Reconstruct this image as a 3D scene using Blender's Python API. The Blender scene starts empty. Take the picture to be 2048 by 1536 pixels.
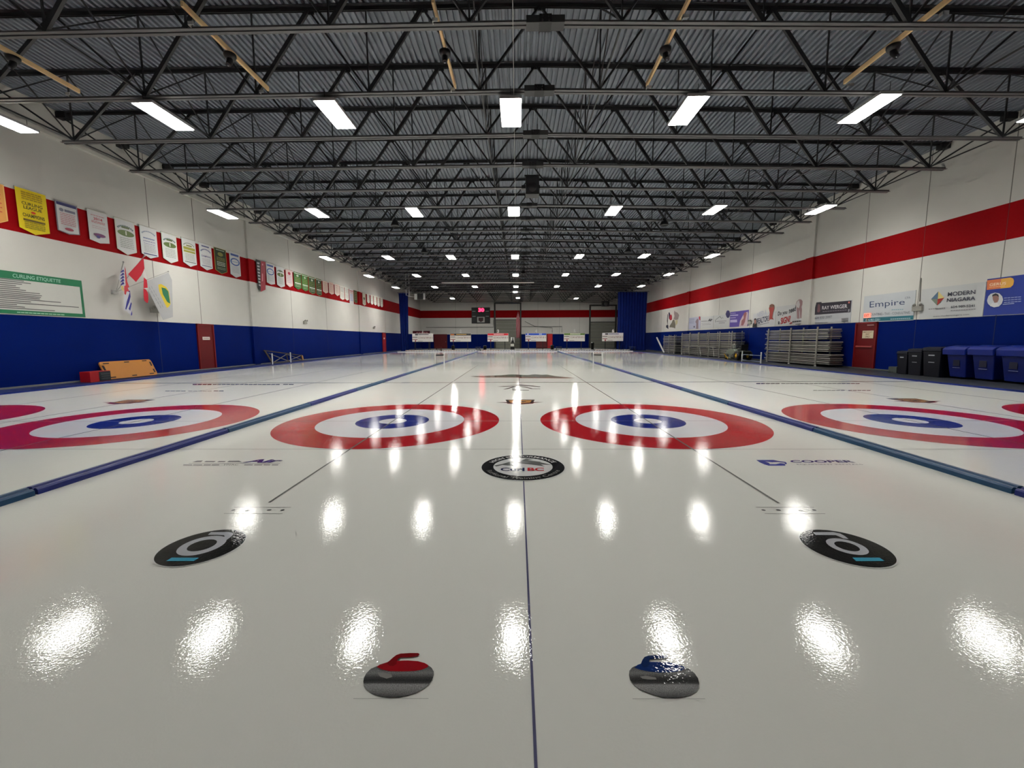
import bpy, math, random
from mathutils import Vector, Matrix
random.seed(7)
SC = bpy.context.scene
COL = SC.collection

# ------------------------------------------------------------------ camera (2048 x 1536 frame)
F, YAW, PIT, ROL, CH, CX = 828.21, -0.0135, 0.1079, -0.0036, 1.3982, -0.0576
cy_, sy_, cp_, sp_ = math.cos(YAW), math.sin(YAW), math.cos(PIT), math.sin(PIT)
FW = Vector((sy_ * cp_, cy_ * cp_, -sp_)); RT0 = Vector((cy_, -sy_, 0)); UP0 = RT0.cross(FW)
RT = RT0 * math.cos(ROL) + UP0 * math.sin(ROL); UP = -RT0 * math.sin(ROL) + UP0 * math.cos(ROL)
CAMP = Vector((CX, 0, CH))
cam = bpy.data.cameras.new('camera'); cam.sensor_width = 36; cam.sensor_fit = 'HORIZONTAL'
cam.lens = F / 2048 * 36; cam.clip_end = 300; cam.clip_start = .02
camo = bpy.data.objects.new('camera', cam); COL.objects.link(camo)
camo.matrix_world = Matrix.Translation(CAMP) @ Matrix((RT, UP, -FW)).transposed().to_4x4()
SC.camera = camo

def on(ax, val):
    """a survey function: pixel of the photograph -> the point of a real plane (wall, ice) it shows"""
    def f(x, y):
        d = FW + RT * ((x - 1024) / F) + UP * ((768 - y) / F)
        return CAMP + d * ((val - CAMP[ax]) / d[ax])
    return f
XL, XR, YB, YF = -15.0, 15.7, 64.45, -3.2
ICE, WL, WR, WB = on(2, 0), on(0, XL), on(0, XR), on(1, YB)
NZ, NL, NR, NB = Vector((0, 0, 1)), Vector((1, 0, 0)), Vector((-1, 0, 0)), Vector((0, -1, 0))

# ------------------------------------------------------------------ materials
def lin(c): return tuple(((v / 255) / 12.92 if v / 255 <= .04045 else ((v / 255 + .055) / 1.055) ** 2.4) for v in c)
MC = {}
def mat(c, rough=.6, metal=0, noise=.06, scale=6, spec=.5, emit=0, coat=0, key=''):
    k = (c, rough, metal, noise, scale, spec, emit, coat, key)
    if k in MC: return MC[k]
    m = bpy.data.materials.new('surface'); m.use_nodes = True
    nt = m.node_tree; b = nt.nodes['Principled BSDF']; L = lin(c)
    b.inputs['Base Color'].default_value = (*L, 1)
    b.inputs['Roughness'].default_value = rough; b.inputs['Metallic'].default_value = metal
    b.inputs['Specular IOR Level'].default_value = spec; b.inputs['Coat Weight'].default_value = coat
    if emit:
        b.inputs['Emission Color'].default_value = (*L, 1); b.inputs['Emission Strength'].default_value = emit
    elif noise:
        tc = nt.nodes.new('ShaderNodeTexCoord'); n = nt.nodes.new('ShaderNodeTexNoise'); n.inputs['Scale'].default_value = scale
        n.inputs['Detail'].default_value = 4
        r = nt.nodes.new('ShaderNodeMapRange'); r.inputs['To Min'].default_value = 1 - noise; r.inputs['To Max'].default_value = 1 + noise
        mx = nt.nodes.new('ShaderNodeVectorMath'); mx.operation = 'SCALE'; mx.inputs[0].default_value = L
        nt.links.new(tc.outputs['Object'], n.inputs['Vector']); nt.links.new(n.outputs['Fac'], r.inputs['Value'])
        nt.links.new(r.outputs['Result'], mx.inputs['Scale']); nt.links.new(mx.outputs[0], b.inputs['Base Color'])
    MC[k] = m; return m

def ice_mat(c, var=.03, ramp=None):
    """paint frozen under a thin clear layer of pebbled ice"""
    k = ('ice', c, var, str(ramp))
    if k in MC: return MC[k]
    m = bpy.data.materials.new('ice'); m.use_nodes = True
    nt = m.node_tree; N = nt.nodes; lk = nt.links; b = N['Principled BSDF']; L = lin(c)
    b.inputs['Roughness'].default_value = .7; b.inputs['Specular IOR Level'].default_value = 0
    b.inputs['Coat Weight'].default_value = 1; b.inputs['Coat Roughness'].default_value = .03; b.inputs['Coat IOR'].default_value = 1.31
    g = N.new('ShaderNodeNewGeometry')
    n = N.new('ShaderNodeTexNoise'); n.inputs['Scale'].default_value = .55; n.inputs['Detail'].default_value = 5
    r = N.new('ShaderNodeMapRange'); r.inputs['To Min'].default_value = 1 - var; r.inputs['To Max'].default_value = 1 + var
    mx = N.new('ShaderNodeVectorMath'); mx.operation = 'SCALE'; mx.inputs[0].default_value = L
    lk.new(g.outputs['Position'], n.inputs['Vector']); lk.new(n.outputs['Fac'], r.inputs['Value'])
    lk.new(r.outputs['Result'], mx.inputs['Scale']); lk.new(mx.outputs[0], b.inputs['Base Color'])
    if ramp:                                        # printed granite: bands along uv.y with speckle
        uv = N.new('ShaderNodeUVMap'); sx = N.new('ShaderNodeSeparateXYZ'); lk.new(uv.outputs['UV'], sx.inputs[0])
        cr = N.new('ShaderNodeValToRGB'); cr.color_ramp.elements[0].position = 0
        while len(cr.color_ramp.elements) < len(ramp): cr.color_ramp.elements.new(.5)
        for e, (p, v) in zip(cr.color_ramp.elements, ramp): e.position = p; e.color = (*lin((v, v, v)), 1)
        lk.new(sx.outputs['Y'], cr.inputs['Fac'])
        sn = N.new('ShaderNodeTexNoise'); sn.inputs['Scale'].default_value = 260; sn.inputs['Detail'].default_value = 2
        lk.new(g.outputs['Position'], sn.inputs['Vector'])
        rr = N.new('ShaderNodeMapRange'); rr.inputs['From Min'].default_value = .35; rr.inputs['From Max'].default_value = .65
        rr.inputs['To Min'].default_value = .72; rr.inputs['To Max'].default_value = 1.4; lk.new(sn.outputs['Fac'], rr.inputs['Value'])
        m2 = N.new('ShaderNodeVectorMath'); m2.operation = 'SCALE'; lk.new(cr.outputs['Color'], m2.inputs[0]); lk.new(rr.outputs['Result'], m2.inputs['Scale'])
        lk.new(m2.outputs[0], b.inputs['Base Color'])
    p1 = N.new('ShaderNodeTexNoise'); p1.inputs['Scale'].default_value = 75; p1.inputs['Detail'].default_value = 2
    p2 = N.new('ShaderNodeTexNoise'); p2.inputs['Scale'].default_value = 5; p2.inputs['Detail'].default_value = 3
    for p in (p1, p2): lk.new(g.outputs['Position'], p.inputs['Vector'])
    b1 = N.new('ShaderNodeBump'); b1.inputs['Strength'].default_value = 1; b1.inputs['Distance'].default_value = .00042
    b2 = N.new('ShaderNodeBump'); b2.inputs['Strength'].default_value = 1; b2.inputs['Distance'].default_value = .0007
    lk.new(p1.outputs['Fac'], b1.inputs['Height']); lk.new(p2.outputs['Fac'], b2.inputs['Height'])
    lk.new(b1.outputs['Normal'], b2.inputs['Normal']); lk.new(b2.outputs['Normal'], b.inputs['Coat Normal']); lk.new(b2.outputs['Normal'], b.inputs['Normal'])
    MC[k] = m; return m

# ------------------------------------------------------------------ mesh building
def wloc(o):
    v = Vector((0, 0, 0))
    while o: v += o.location; o = o.parent
    return v
class MB:
    def __init__(s): s.v = []; s.f = []; s.m = []; s.sm = []; s.uv = []
    def add(s, vs, fs, mi=0, smooth=False):
        n = len(s.v); s.v += [Vector(v) for v in vs]
        for f in fs: s.f.append([i + n for i in f]); s.m.append(mi); s.sm.append(smooth)
        return s
    def box(s, x0, x1, y0, y1, z0, z1, mi=0):
        return s.add([(x0, y0, z0), (x1, y0, z0), (x1, y1, z0), (x0, y1, z0), (x0, y0, z1), (x1, y0, z1), (x1, y1, z1), (x0, y1, z1)],
                     [(0, 3, 2, 1), (4, 5, 6, 7), (0, 1, 5, 4), (1, 2, 6, 5), (2, 3, 7, 6), (3, 0, 4, 7)], mi)
    def beam(s, p, q, w, h, up=(0, 0, 1), mi=0):
        p, q = Vector(p), Vector(q); d = (q - p).normalized(); u = Vector(up)
        if abs(d.dot(u)) > .98: u = Vector((0, 1, 0))
        a = d.cross(u).normalized() * w / 2; b = a.cross(d).normalized() * h / 2
        vs = [p - a - b, p + a - b, p + a + b, p - a + b, q - a - b, q + a - b, q + a + b, q - a + b]
        return s.add(vs, [(3, 2, 1, 0), (4, 5, 6, 7), (0, 1, 5, 4), (1, 2, 6, 5), (2, 3, 7, 6), (3, 0, 4, 7)], mi)
    def tube(s, pts, r, n=8, mi=0, cap=True):
        pts = [Vector(p) for p in pts]; rs = r if isinstance(r, (list, tuple)) else [r] * len(pts)
        vs = []; base = None
        for i, p in enumerate(pts):
            d = (pts[min(i + 1, len(pts) - 1)] - pts[max(i - 1, 0)]).normalized()
            if base is None:
                base = Vector((0, 0, 1)) if abs(d.z) < .9 else Vector((1, 0, 0))
            a = d.cross(base).normalized(); b = a.cross(d).normalized(); base = b
            vs += [p + (a * math.cos(t) + b * math.sin(t)) * rs[i] for t in [2 * math.pi * k / n for k in range(n)]]
        fs = [(i * n + k, i * n + (k + 1) % n, (i + 1) * n + (k + 1) % n, (i + 1) * n + k) for i in range(len(pts) - 1) for k in range(n)]
        s.add(vs, fs, mi, True)
        if cap: s.add(vs[:n], [tuple(range(n))], mi); s.add(vs[-n:], [tuple(range(n - 1, -1, -1))], mi)
        return s
    def lathe(s, prof, c=(0, 0, 0), n=24, axis='z', mi=0):
        vs = []
        for r, z in prof:
            for k in range(n):
                t = 2 * math.pi * k / n; a, b = r * math.cos(t), r * math.sin(t)
                vs.append(Vector((a, b, z) if axis == 'z' else (z, a, b) if axis == 'x' else (a, z, b)) + Vector(c))
        fs = [(i * n + k, i * n + (k + 1) % n, (i + 1) * n + (k + 1) % n, (i + 1) * n + k) for i in range(len(prof) - 1) for k in range(n)]
        return s.add(vs, fs, mi, True)
    def prism(s, pts, d, mi=0):
        """closed outline pts extruded by vector d"""
        n = len(pts); pts = [Vector(p) for p in pts]; d = Vector(d)
        return s.add(pts + [p + d for p in pts], [tuple(range(n)), tuple(range(2 * n - 1, n - 1, -1))] + [(i, i + n, (i + 1) % n + n, (i + 1) % n) for i in range(n)], mi)
    def poly(s, pts, mi=0): return s.add(pts, [tuple(range(len(pts)))], mi)
    def build(s, name, m, parent=None, loc=None, bevel=0, uv=None, fix=False):
        me = bpy.data.meshes.new(name)
        o = bpy.data.objects.new(name, me); COL.objects.link(o)
        if parent: o.parent = parent
        if loc: o.location = Vector(loc) - (wloc(parent) if parent else Vector((0, 0, 0)))
        off = wloc(o)
        me.from_pydata([tuple(v - off) for v in s.v], [], s.f)
        for x in (m if isinstance(m, list) else [m]): me.materials.append(x)
        me.polygons.foreach_set('material_index', s.m); me.polygons.foreach_set('use_smooth', s.sm)
        if uv:
            ul = me.uv_layers.new(name='UVMap')
            for lp in me.loops: ul.data[lp.index].uv = uv[lp.vertex_index]
        if fix:
            import bmesh
            b = bmesh.new(); b.from_mesh(me); bmesh.ops.recalc_face_normals(b, faces=b.faces[:]); b.to_mesh(me); b.free()
        me.update()
        if bevel:
            md = o.modifiers.new('edge', 'BEVEL'); md.width = bevel; md.segments = 2; md.limit_method = 'ANGLE'
        return o
def tag(o, label, cat, group=None, kind=None):
    o['label'] = label; o['category'] = cat
    if group: o['group'] = group
    if kind: o['kind'] = kind
    return o
def thing(name, label, cat, loc, group=None):
    o = bpy.data.objects.new(name, None); COL.objects.link(o); o.location = loc; o.empty_display_size = .1
    return tag(o, label, cat, group)
def struct(name, mb, m, label, cat, parent=None, **k):
    o = mb.build(name, m, parent, **k)
    if not parent: tag(o, label, cat, kind='structure')
    return o
def kids(o): return [c for c in bpy.data.objects if c.parent == o]
def copy_tree(o, loc=None, parent=None, label=None, table=None):
    if table is None:
        table = {}
        for c in bpy.data.objects:
            if c.parent: table.setdefault(c.parent, []).append(c)
    c = o.copy(); COL.objects.link(c)
    if parent: c.parent = parent
    if loc is not None: c.location = loc
    if label: c['label'] = label
    for ch in table.get(o, []): copy_tree(ch, None, c, None, table)
    return c

TX = {}
def text2d(s, bold=0, shear=0, res=3):
    k = (s, bold, shear)
    if k in TX: return TX[k]
    cu = bpy.data.curves.new('lettering', 'FONT'); cu.body = s; cu.offset = bold; cu.shear = shear; cu.resolution_u = res
    o = bpy.data.objects.new('lettering', cu); COL.objects.link(o)
    dg = bpy.context.evaluated_depsgraph_get(); dg.update()
    me = bpy.data.meshes.new_from_object(o.evaluated_get(dg))
    vs = [(v.co.x, v.co.y) for v in me.vertices]; fs = [tuple(p.vertices) for p in me.polygons]
    bpy.data.objects.remove(o); bpy.data.curves.remove(cu); bpy.data.meshes.remove(me)
    TX[k] = (vs, fs); return TX[k]
def blerp(q, u, v): return (q[0] * (1 - u) + q[1] * u) * (1 - v) + (q[3] * (1 - u) + q[2] * u) * v

class Flat:
    """a flat picture (sign, banner, ice marking): every piece is its own mesh a hair above the last"""
    def __init__(s, name, label, cat, P, N, base=.0205, group=None, at=None, step=.003, mk=None, q=None):
        s.P = P; s.N = N; s.d = base; s.step = step; s.mk = mk or (lambda c: mat(c, .55, noise=.02))
        s.root = thing(name, label, cat, at, group); s.q = q
    def lift(s, pts): return [Vector(p) + s.N * s.d for p in pts]
    def put(s, name, pts, c, thick=0, uv=None, m=None, label=None):
        pts = s.lift(pts); mb = MB()
        if thick: mb.prism(pts, -s.N * thick)
        else: mb.poly(pts)
        o = mb.build(name, m or s.mk(c), s.root, uv=uv, fix=bool(thick)); s.d += s.step
        if label: o['label'] = label
        return o
    def px(s, name, pts, c, **k): return s.put(name, [s.P(*p) for p in pts], c, **k)
    def multi(s, name, polys, c):
        mb = MB()
        for pl in polys: mb.poly(s.lift(pl))
        o = mb.build(name, s.mk(c), s.root); s.d += s.step; return o
    def uvq(s, name, u0, v0, u1, v1, c, **k): return s.put(name, [blerp(s.q, u, v) for u, v in ((u0, v0), (u1, v0), (u1, v1), (u0, v1))], c, **k)
    def text(s, t, quad, c, bold=0, shear=0, name='lettering', pix=True):
        q = [s.P(*p) for p in quad] if pix else quad
        vs, fs = text2d(t, bold, shear)
        if not vs: return
        x0 = min(v[0] for v in vs); x1 = max(v[0] for v in vs); y0 = min(v[1] for v in vs); y1 = max(v[1] for v in vs)
        mb = MB().add(s.lift([blerp(q, (x - x0) / (x1 - x0), (y - y0) / (y1 - y0)) for x, y in vs]), fs)
        o = mb.build(name, s.mk(c), s.root); s.d += s.step; return o
    def tuv(s, t, u0, v0, u1, v1, c, **k):
        return s.text(t, [blerp(s.q, u, v) for u, v in ((u0, v0), (u1, v0), (u1, v1), (u0, v1))], c, pix=False, **k)
    def bars(s, name, rows, c):
        """rows of print too small to read: (u0,u1,v,h) each broken into word lengths"""
        polys = []; rnd = random.Random(len(name) + int(rows[0][1] * 99))
        for u0, u1, v, h in rows:
            u = u0
            while u < u1 - .01:
                w = min(rnd.uniform(.06, .16), u1 - u)
                polys.append([blerp(s.q, a, b) for a, b in ((u, v), (u + w, v), (u + w, v + h), (u, v + h))]); u += w + .018
        return s.multi(name, polys, c)
def circ(c, r, a0=0, a1=360, n=48, ry=None):
    ry = ry or r
    return [(c[0] + r * math.cos(math.radians(a0 + (a1 - a0) * i / n)), c[1] + ry * math.sin(math.radians(a0 + (a1 - a0) * i / n))) for i in range(n + (a1 - a0 != 360))]
def v3(p, z=0): return Vector((p[0], p[1], z))
def ring_mb(c, r0, r1, z, n=96):
    mb = MB(); vs = []
    for r in (r0, r1): vs += [v3(p, z) for p in circ(c, r, n=n)]
    if r0 == 0: return mb.poly(vs[n:])
    return mb.add(vs, [(i, i + n, (i + 1) % n + n, (i + 1) % n) for i in range(n)])
ORD = ['nearest', 'second', 'third', 'fourth', 'fifth', 'sixth', 'seventh', 'eighth', 'ninth', 'tenth', 'eleventh', 'twelfth', 'thirteenth', 'fourteenth',
       'fifteenth', 'sixteenth', 'seventeenth', 'eighteenth', 'nineteenth', 'twentieth', 'twenty-first', 'twenty-second', 'twenty-third', 'twenty-fourth',
       'twenty-fifth', 'twenty-sixth', 'twenty-seventh', 'twenty-eighth']

# ================================================================== THE ROOM
WHITE, RED, BLUE = mat((202, 200, 194), .75, noise=.05, scale=1.2), mat((140, 8, 14), .7, noise=.05, scale=1.5, spec=.06), mat((0, 24, 94), .65, noise=.08, scale=1.5, spec=.05)
GAP = mat((118, 116, 110), .9, noise=0)
EL, ER, YE = -13.53, 12.80, 46.4          # edges of the ice
def zb(x): return 7.0 - (.006 * (.45 - x) if x < .45 else .0177 * (x - .45))
def zt(x): return 8.80 - (.004 * (.45 - x) if x < .45 else .026 * (x - .45))

# floor: walkway slab around the ice sheet
fl = MB(); fl.box(XL - .3, XR + .3, YF - .3, YB + .3, -.3, -.03)
struct('floor', fl, mat((92, 92, 88), .8, noise=.15, scale=2), 'grey concrete slab floor under and around the curling ice', 'floor')
w = MB(); w.box(XL, EL - .12, YF, YB, -.03, .0); w.box(ER + .12, XR, YF, YB, -.03, 0, 1); w.box(EL - .12, ER + .12, YE + .14, YB, -.03, .0, 2)
struct('trim_1', w, [mat((10, 30, 84), .6, noise=.12, scale=3), mat((40, 43, 48), .45, noise=.2, scale=2), mat((125, 126, 122), .8, noise=.1)],
       'walkway covering beside the ice, blue on the left and dark grey on the right', 'walkway')
ice = MB(); ice.box(EL, ER, YF, YE, -.03, 0)
struct('floor_ice', ice, ice_mat((222, 222, 216)), 'white pebbled curling ice covering the hall floor', 'ice')

def banded(name, axis, val, a0, a1, top, bands, seams, pil, label, sgn):
    """wall painted in horizontal bands; seams = joints between the concrete panels; pil = proud strips"""
    mb = MB(); th = .3
    zs = [0, bands[0], bands[1], bands[2]]
    def slab(u0, u1, z0, z1, d0, d1, mi):
        lo, hi = sorted((val + sgn * d0, val + sgn * d1))
        if axis == 0: mb.box(lo, hi, u0, u1, z0, z1, mi)
        else: mb.box(u0, u1, lo, hi, z0, z1, mi)
    lev = [(-.03, bands[0], 2), (bands[0], bands[1], 0), (bands[1], bands[2], 1), (bands[2], top, 0)]
    for z0, z1, mi in lev:
        slab(a0, a1, z0, z1, -th, 0, mi)
    for sm in seams: 
        slab(sm - .013, sm + .013, bands[0], bands[1], 0, .004, 3); slab(sm - .013, sm + .013, bands[2], top, 0, .004, 3)
        slab(sm - .013, sm + .013, bands[1], bands[2], 0, .004, 4); slab(sm - .013, sm + .013, 0, bands[0], 0, .004, 5)
    for j, (p0, p1) in enumerate(pil):
        keep, mb2 = mb, MB()
        for z0, z1, mi in lev:
            lo, hi = sorted((val + sgn * .001, val + sgn * .1)); mb2.box(lo, hi, p0, p1, z0, z1, mi)
        o = mb2.build('trim_%d' % (6 + j + (2 if sgn < 0 else 0)), [WHITE, RED, BLUE], loc=(val, (p0 + p1) / 2, 0))
        tag(o, '%s pilaster on the %s wall, painted in the wall bands' % (('nearer', 'farther')[j], 'left' if sgn > 0 else 'right'), 'pilaster', kind='structure')
    return struct(name, mb, [WHITE, RED, BLUE, GAP, mat((112, 6, 12), .8, noise=0), mat((0, 18, 74), .8, noise=0)], label, 'wall')
banded('wall_left', 0, XL, YF, YB, 8.95, (2.17, 4.64, 5.88), [12.9 - 6, 17.2, 19.6, 27.6, 32.6, 47.2, 55], [(23.25, 23.75), (39.2, 39.75)],
       'long left wall, blue below and white above with a red band', 1)
banded('wall_right', 0, XR, YF, YB, 8.75, (2.11, 4.52, 5.68), [8, 14, 16.75, 19.5, 28.6, 33, 46, 54], [(22.7, 23.3), (38.6, 39.2)],
       'long right wall, blue below and white above with a red band', -1)
banded('wall_back', 1, YB, XL - .3, XR + .3, 8.9, (2.16, 4.68, 5.8), [-9.6, -6.3, 3.1, 6.4, 9.5], [],
       'far end wall, blue below and white above with a red band', -1)
struct('wall_front', MB().box(XL - .3, XR + .3, YF - .3, YF, -.03, 8.9), WHITE, 'white end wall behind the camera position', 'wall')

# corrugated steel roof deck
rib = MB(); x = XL - .1; pts = []
while x < XR + .1:
    z = zt(x) + .055
    pts += [(x, z), (x + .066, z), (x + .078, z + .06), (x + .138, z + .06)]; x += .15
vs = []
for y in (YF - .2, YB + .2): vs += [(a, y, b) for a, b in pts]
n = len(pts)
rib.add(vs, [(i, i + 1, i + 1 + n, i + n) for i in range(n - 1)])
struct('ceiling', rib, mat((112, 118, 128), .5, 0, noise=.1, scale=3), 'dark grey corrugated steel roof deck', 'ceiling')
struct('trim_2', MB().box(XL, XL + .14, YF, YB, 7.88, 8.0), mat((200, 198, 190), .7), 'white ledge running along the top of the left wall', 'ledge')
# ------------------------------------------------------------------ roof trusses
STEEL = mat((38, 39, 41), .5, 0, noise=.1, scale=8); STEEL2 = mat((84, 84, 84), .42, 0, noise=.08, scale=8); DARK = mat((22, 22, 24), .6, noise=.1)
XC = .45
NODE = [XC + s * o for s, o in ((-1, 12.95), (-1, 9.1), (-1, 6.5), (-1, 3.9), (-1, 1.36), (1, 1.37), (1, 3.88), (1, 6.45), (1, 9.15), (1, 12.75))]
def make_truss():
    t = thing('roof_truss', '', 'truss', (0, 0, 0), 'dark steel roof trusses')
    def chord(name, z, x0, x1, leg, up, thk=.009, gap=.036):
        mb = MB()
        for a, b in ((x0, XC), (XC, x1)):
            for s in (-1, 1):
                p, q = Vector((a, s * (gap / 2 + leg / 2), z(a))), Vector((b, s * (gap / 2 + leg / 2), z(b)))
                mb.beam(p, q, leg, thk)
                mb.beam(p + Vector((0, -s * (leg / 2 - thk / 2), up * leg / 2)), q + Vector((0, -s * (leg / 2 - thk / 2), up * leg / 2)), thk, leg)
        return mb.build(name, STEEL2 if up > 0 else STEEL, t)
    chord('bottom_chord', zb, NODE[0] - .32, NODE[-1] + .5, .068, 1)
    chord('top_chord', lambda x: zt(x) + .045, XL + .02, XR - .02, .085, -1)
    for i, nx in enumerate(NODE):
        b = Vector((nx, 0, zb(nx) + .06))
        MB().beam(b, (nx, 0, zt(nx)), .03, .03).build('vertical_strut', STEEL, t)
        if i < len(NODE) - 1:
            mx = (nx + NODE[i + 1]) / 2; tp = Vector((mx, 0, zt(mx)))
            nb = Vector((NODE[i + 1], 0, zb(NODE[i + 1]) + .06))
            left = mx < XC - .2; mid = abs(mx - XC) < .5
            wi, wo = (.045, .045) if mid else ((.085, .04) if abs(mx - XC) > 2 else (.06, .04))
            MB().beam(b, tp, .06, wi if left or mid else wo).build('diagonal_strut', STEEL, t)
            MB().beam(nb, tp, .06, wi if (not left) or mid else wo).build('diagonal_strut', STEEL, t)
            MB().box(mx - .13, mx + .13, -.012, .012, zt(mx) - .1, zt(mx) + .02).build('gusset_plate', STEEL, t)
    for nx, wx in ((NODE[0], XL), (NODE[-1], XR)):
        MB().beam((nx, 0, zb(nx) + .06), (wx, 0, zt(wx) - .02), .04, .04).build('end_strut', STEEL, t)
        s = 1 if wx < 0 else -1
        MB().box(min(wx, wx + s * .32), max(wx, wx + s * .32), -.11, .11, zt(wx) - .15, zt(wx) + .03).build('bearing_seat', DARK, t)
    z0 = zb(XC)
    mb = MB(); mb.box(XC - .34, XC + .34, -.11, -.095, z0 - .02, z0 + .085); mb.box(XC - .34, XC + .34, .095, .11, z0 - .02, z0 + .085); mb.box(XC - .34, XC + .34, -.11, .11, z0 - .035, z0 - .022)
    mb.build('splice_plate', mat((46, 46, 47), .5, noise=.1), t)
    mb = MB(); mb.box(XC - .11, XC + .11, -.125, .125, z0 - .04, z0 + .095)
    for a in (-.06, .06):
        for b in (-.015, .055): mb.lathe([(0, -.145), (.018, -.145), (.018, -.12)], (XC + a, 0, z0 + b), 8, 'y')
    mb.build('bolt_plate', DARK, t)
    return t
TY = [8.08 + 2.03 * k for k in range(28)]
TY = [y for y in TY if y < YB - .3]
tr = make_truss(); tr.location = (0, TY[0], 0); tr['label'] = 'dark grey steel roof truss nearest the camera'
tab = {}
for c in bpy.data.objects:
    if c.parent: tab.setdefault(c.parent, []).append(c)
for i, y in enumerate(TY[1:], 1):
    copy_tree(tr, (0, y, 0), None, 'dark grey steel roof truss, ' + ORD[i] + ' in line from the camera' if i < len(TY) - 1 else 'dark grey steel roof truss right in front of the far end wall', tab)
# lines of cross bracing between the trusses
BR = [(NODE[0], 'along the left ends of the trusses', 0), (NODE[1], 'over the left curling sheets', 1), (NODE[4], 'just left of the roof splice plates', 1),
      (NODE[5], 'just right of the roof splice plates', 1), (NODE[8], 'over the right curling sheets', 1), (NODE[9], 'along the right ends of the trusses', 0)]
for bx, wh, full in BR:
    t = thing('cross_bracing', 'dark steel rods crossing between the roof trusses ' + wh, 'bracing', (bx, TY[0], 0), 'cross bracing lines under the roof')
    a = MB().beam((bx, TY[0], zb(bx) + .08), (bx, TY[1], zt(bx) - .04), .026, .026).build('brace', STEEL, t, loc=(bx, TY[0], 0))
    b = MB().beam((bx, TY[1], zb(bx) + .08), (bx, TY[0], zt(bx) - .04), .026, .026).build('brace', STEEL, t, loc=(bx, TY[0], 0))
    for i in range(1, len(TY) - 1):
        for o in ((a, b)):
            c = o.copy(); COL.objects.link(c); c.parent = t; c.location = (0, TY[i] - TY[0], 0)
    MB().beam((bx + .03, TY[0], zb(bx) + .09), (bx + .03, TY[-1], zb(bx) + .09), .03, .03).build('runner', STEEL, t)

# ------------------------------------------------------------------ ceiling lights
LX = [-12.7, -8.62, -4.44, -.2, 4.02, 8.28, 12.72]
LY = [10.6, 18.32, 28.1, 35.9, 43.7, 3.4]  # last entry is an added row, out of view, for foreground light
HOUS = mat((150, 150, 150), .5, noise=.03)
def lightmat(e):
    m = mat((255, 253, 246), .5, emit=e, key=str(e)); nt = m.node_tree           # a lens that throws more light straight down
    g = nt.nodes.new('ShaderNodeNewGeometry'); d = nt.nodes.new('ShaderNodeVectorMath'); d.operation = 'DOT_PRODUCT'
    a = nt.nodes.new('ShaderNodeMath'); a.operation = 'ABSOLUTE'
    k = nt.nodes.new('ShaderNodeMath'); k.operation = 'MULTIPLY'; k.inputs[1].default_value = e
    nt.links.new(g.outputs['Incoming'], d.inputs[0]); nt.links.new(g.outputs['Normal'], d.inputs[1])
    nt.links.new(d.outputs['Value'], a.inputs[0]); nt.links.new(a.outputs[0], k.inputs[0])
    nt.links.new(k.outputs[0], nt.nodes['Principled BSDF'].inputs['Emission Strength']); return m
LED = lightmat(58)
def make_light():
    t = thing('ceiling_light', '', 'light', (0, 0, 0), 'rectangular ceiling lights')
    mb = MB(); mb.box(-.25, .25, -.64, .64, .012, .075); mb.box(-.12, .12, -.5, .5, .075, .12)
    mb.build('housing', HOUS, t)
    MB().box(-.23, .23, -.61, .61, 0, .012).build('diffuser', LED, t)
    for sx in (-.58, .58):
        MB().tube([(0, sx, .12), (0, sx, .30)], .006, 5).build('suspension_cable', DARK, t)
    return t
ROWN = ['nearest visible row', 'second visible row', 'third visible row', 'fourth visible row', 'fifth visible row', 'added unseen row over the camera']
COLN = ['far left', 'second from the left', 'third from the left', 'middle', 'third from the right', 'second from the right', 'far right']
lt = make_light(); tab = {}
for c in bpy.data.objects:
    if c.parent: tab.setdefault(c.parent, []).append(c)
first = True
for j, y in enumerate(LY):
    for i, x in enumerate(LX):
        lab = 'glowing rectangular ceiling light, %s in the %s' % (COLN[i], ROWN[j])
        zz = 6.78 if 0 < i < 6 else 6.76
        if first: lt.location = (x, y, zz); lt['label'] = lab; first = False
        else: copy_tree(lt, (x, y, zz), None, lab, tab)
for x, y, z, lab in ((-.3, 49.3, 6.86, 'small glowing ceiling light in the middle just behind the curtain rail'),
                  (-8.8, 56.6, 6.86, 'small glowing ceiling light near the far wall, above the wall clock board side'),
                  (.03, 56.4, 6.86, 'small glowing ceiling light near the far wall, above the hanging striped flag'),
                  (7.95, 57.4, 6.86, 'small glowing ceiling light near the far wall, on the right side')):
    o = copy_tree(lt, (x, y, z), None, lab, tab)
    for c in kids(o):
        if c.name.startswith('diffuser'): c.data = c.data.copy(); c.data.materials[0] = mat((255, 253, 246), .5, emit=75)
DIM = lightmat(13)                                                   # dim unseen row, added over the camera to brighten the foreground ice
for o in [o for o in bpy.data.objects if o.get('label', '').endswith('added unseen row over the camera')]:
    for c in kids(o):
        if c.name.startswith('diffuser'): c.data = c.data.copy(); c.data.materials[0] = DIM
# lamp feed cable under the trusses
tag(MB().tube([(-.12, 3, 6.93), (-.14, 20, 6.92), (-.1, 46, 6.92)], .006, 5).build('cable', mat((190, 190, 185), .5, noise=0), loc=(-.12, 3, 6.93)),
    'thin white cable strung straight down the hall under the trusses', 'cable')

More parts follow.
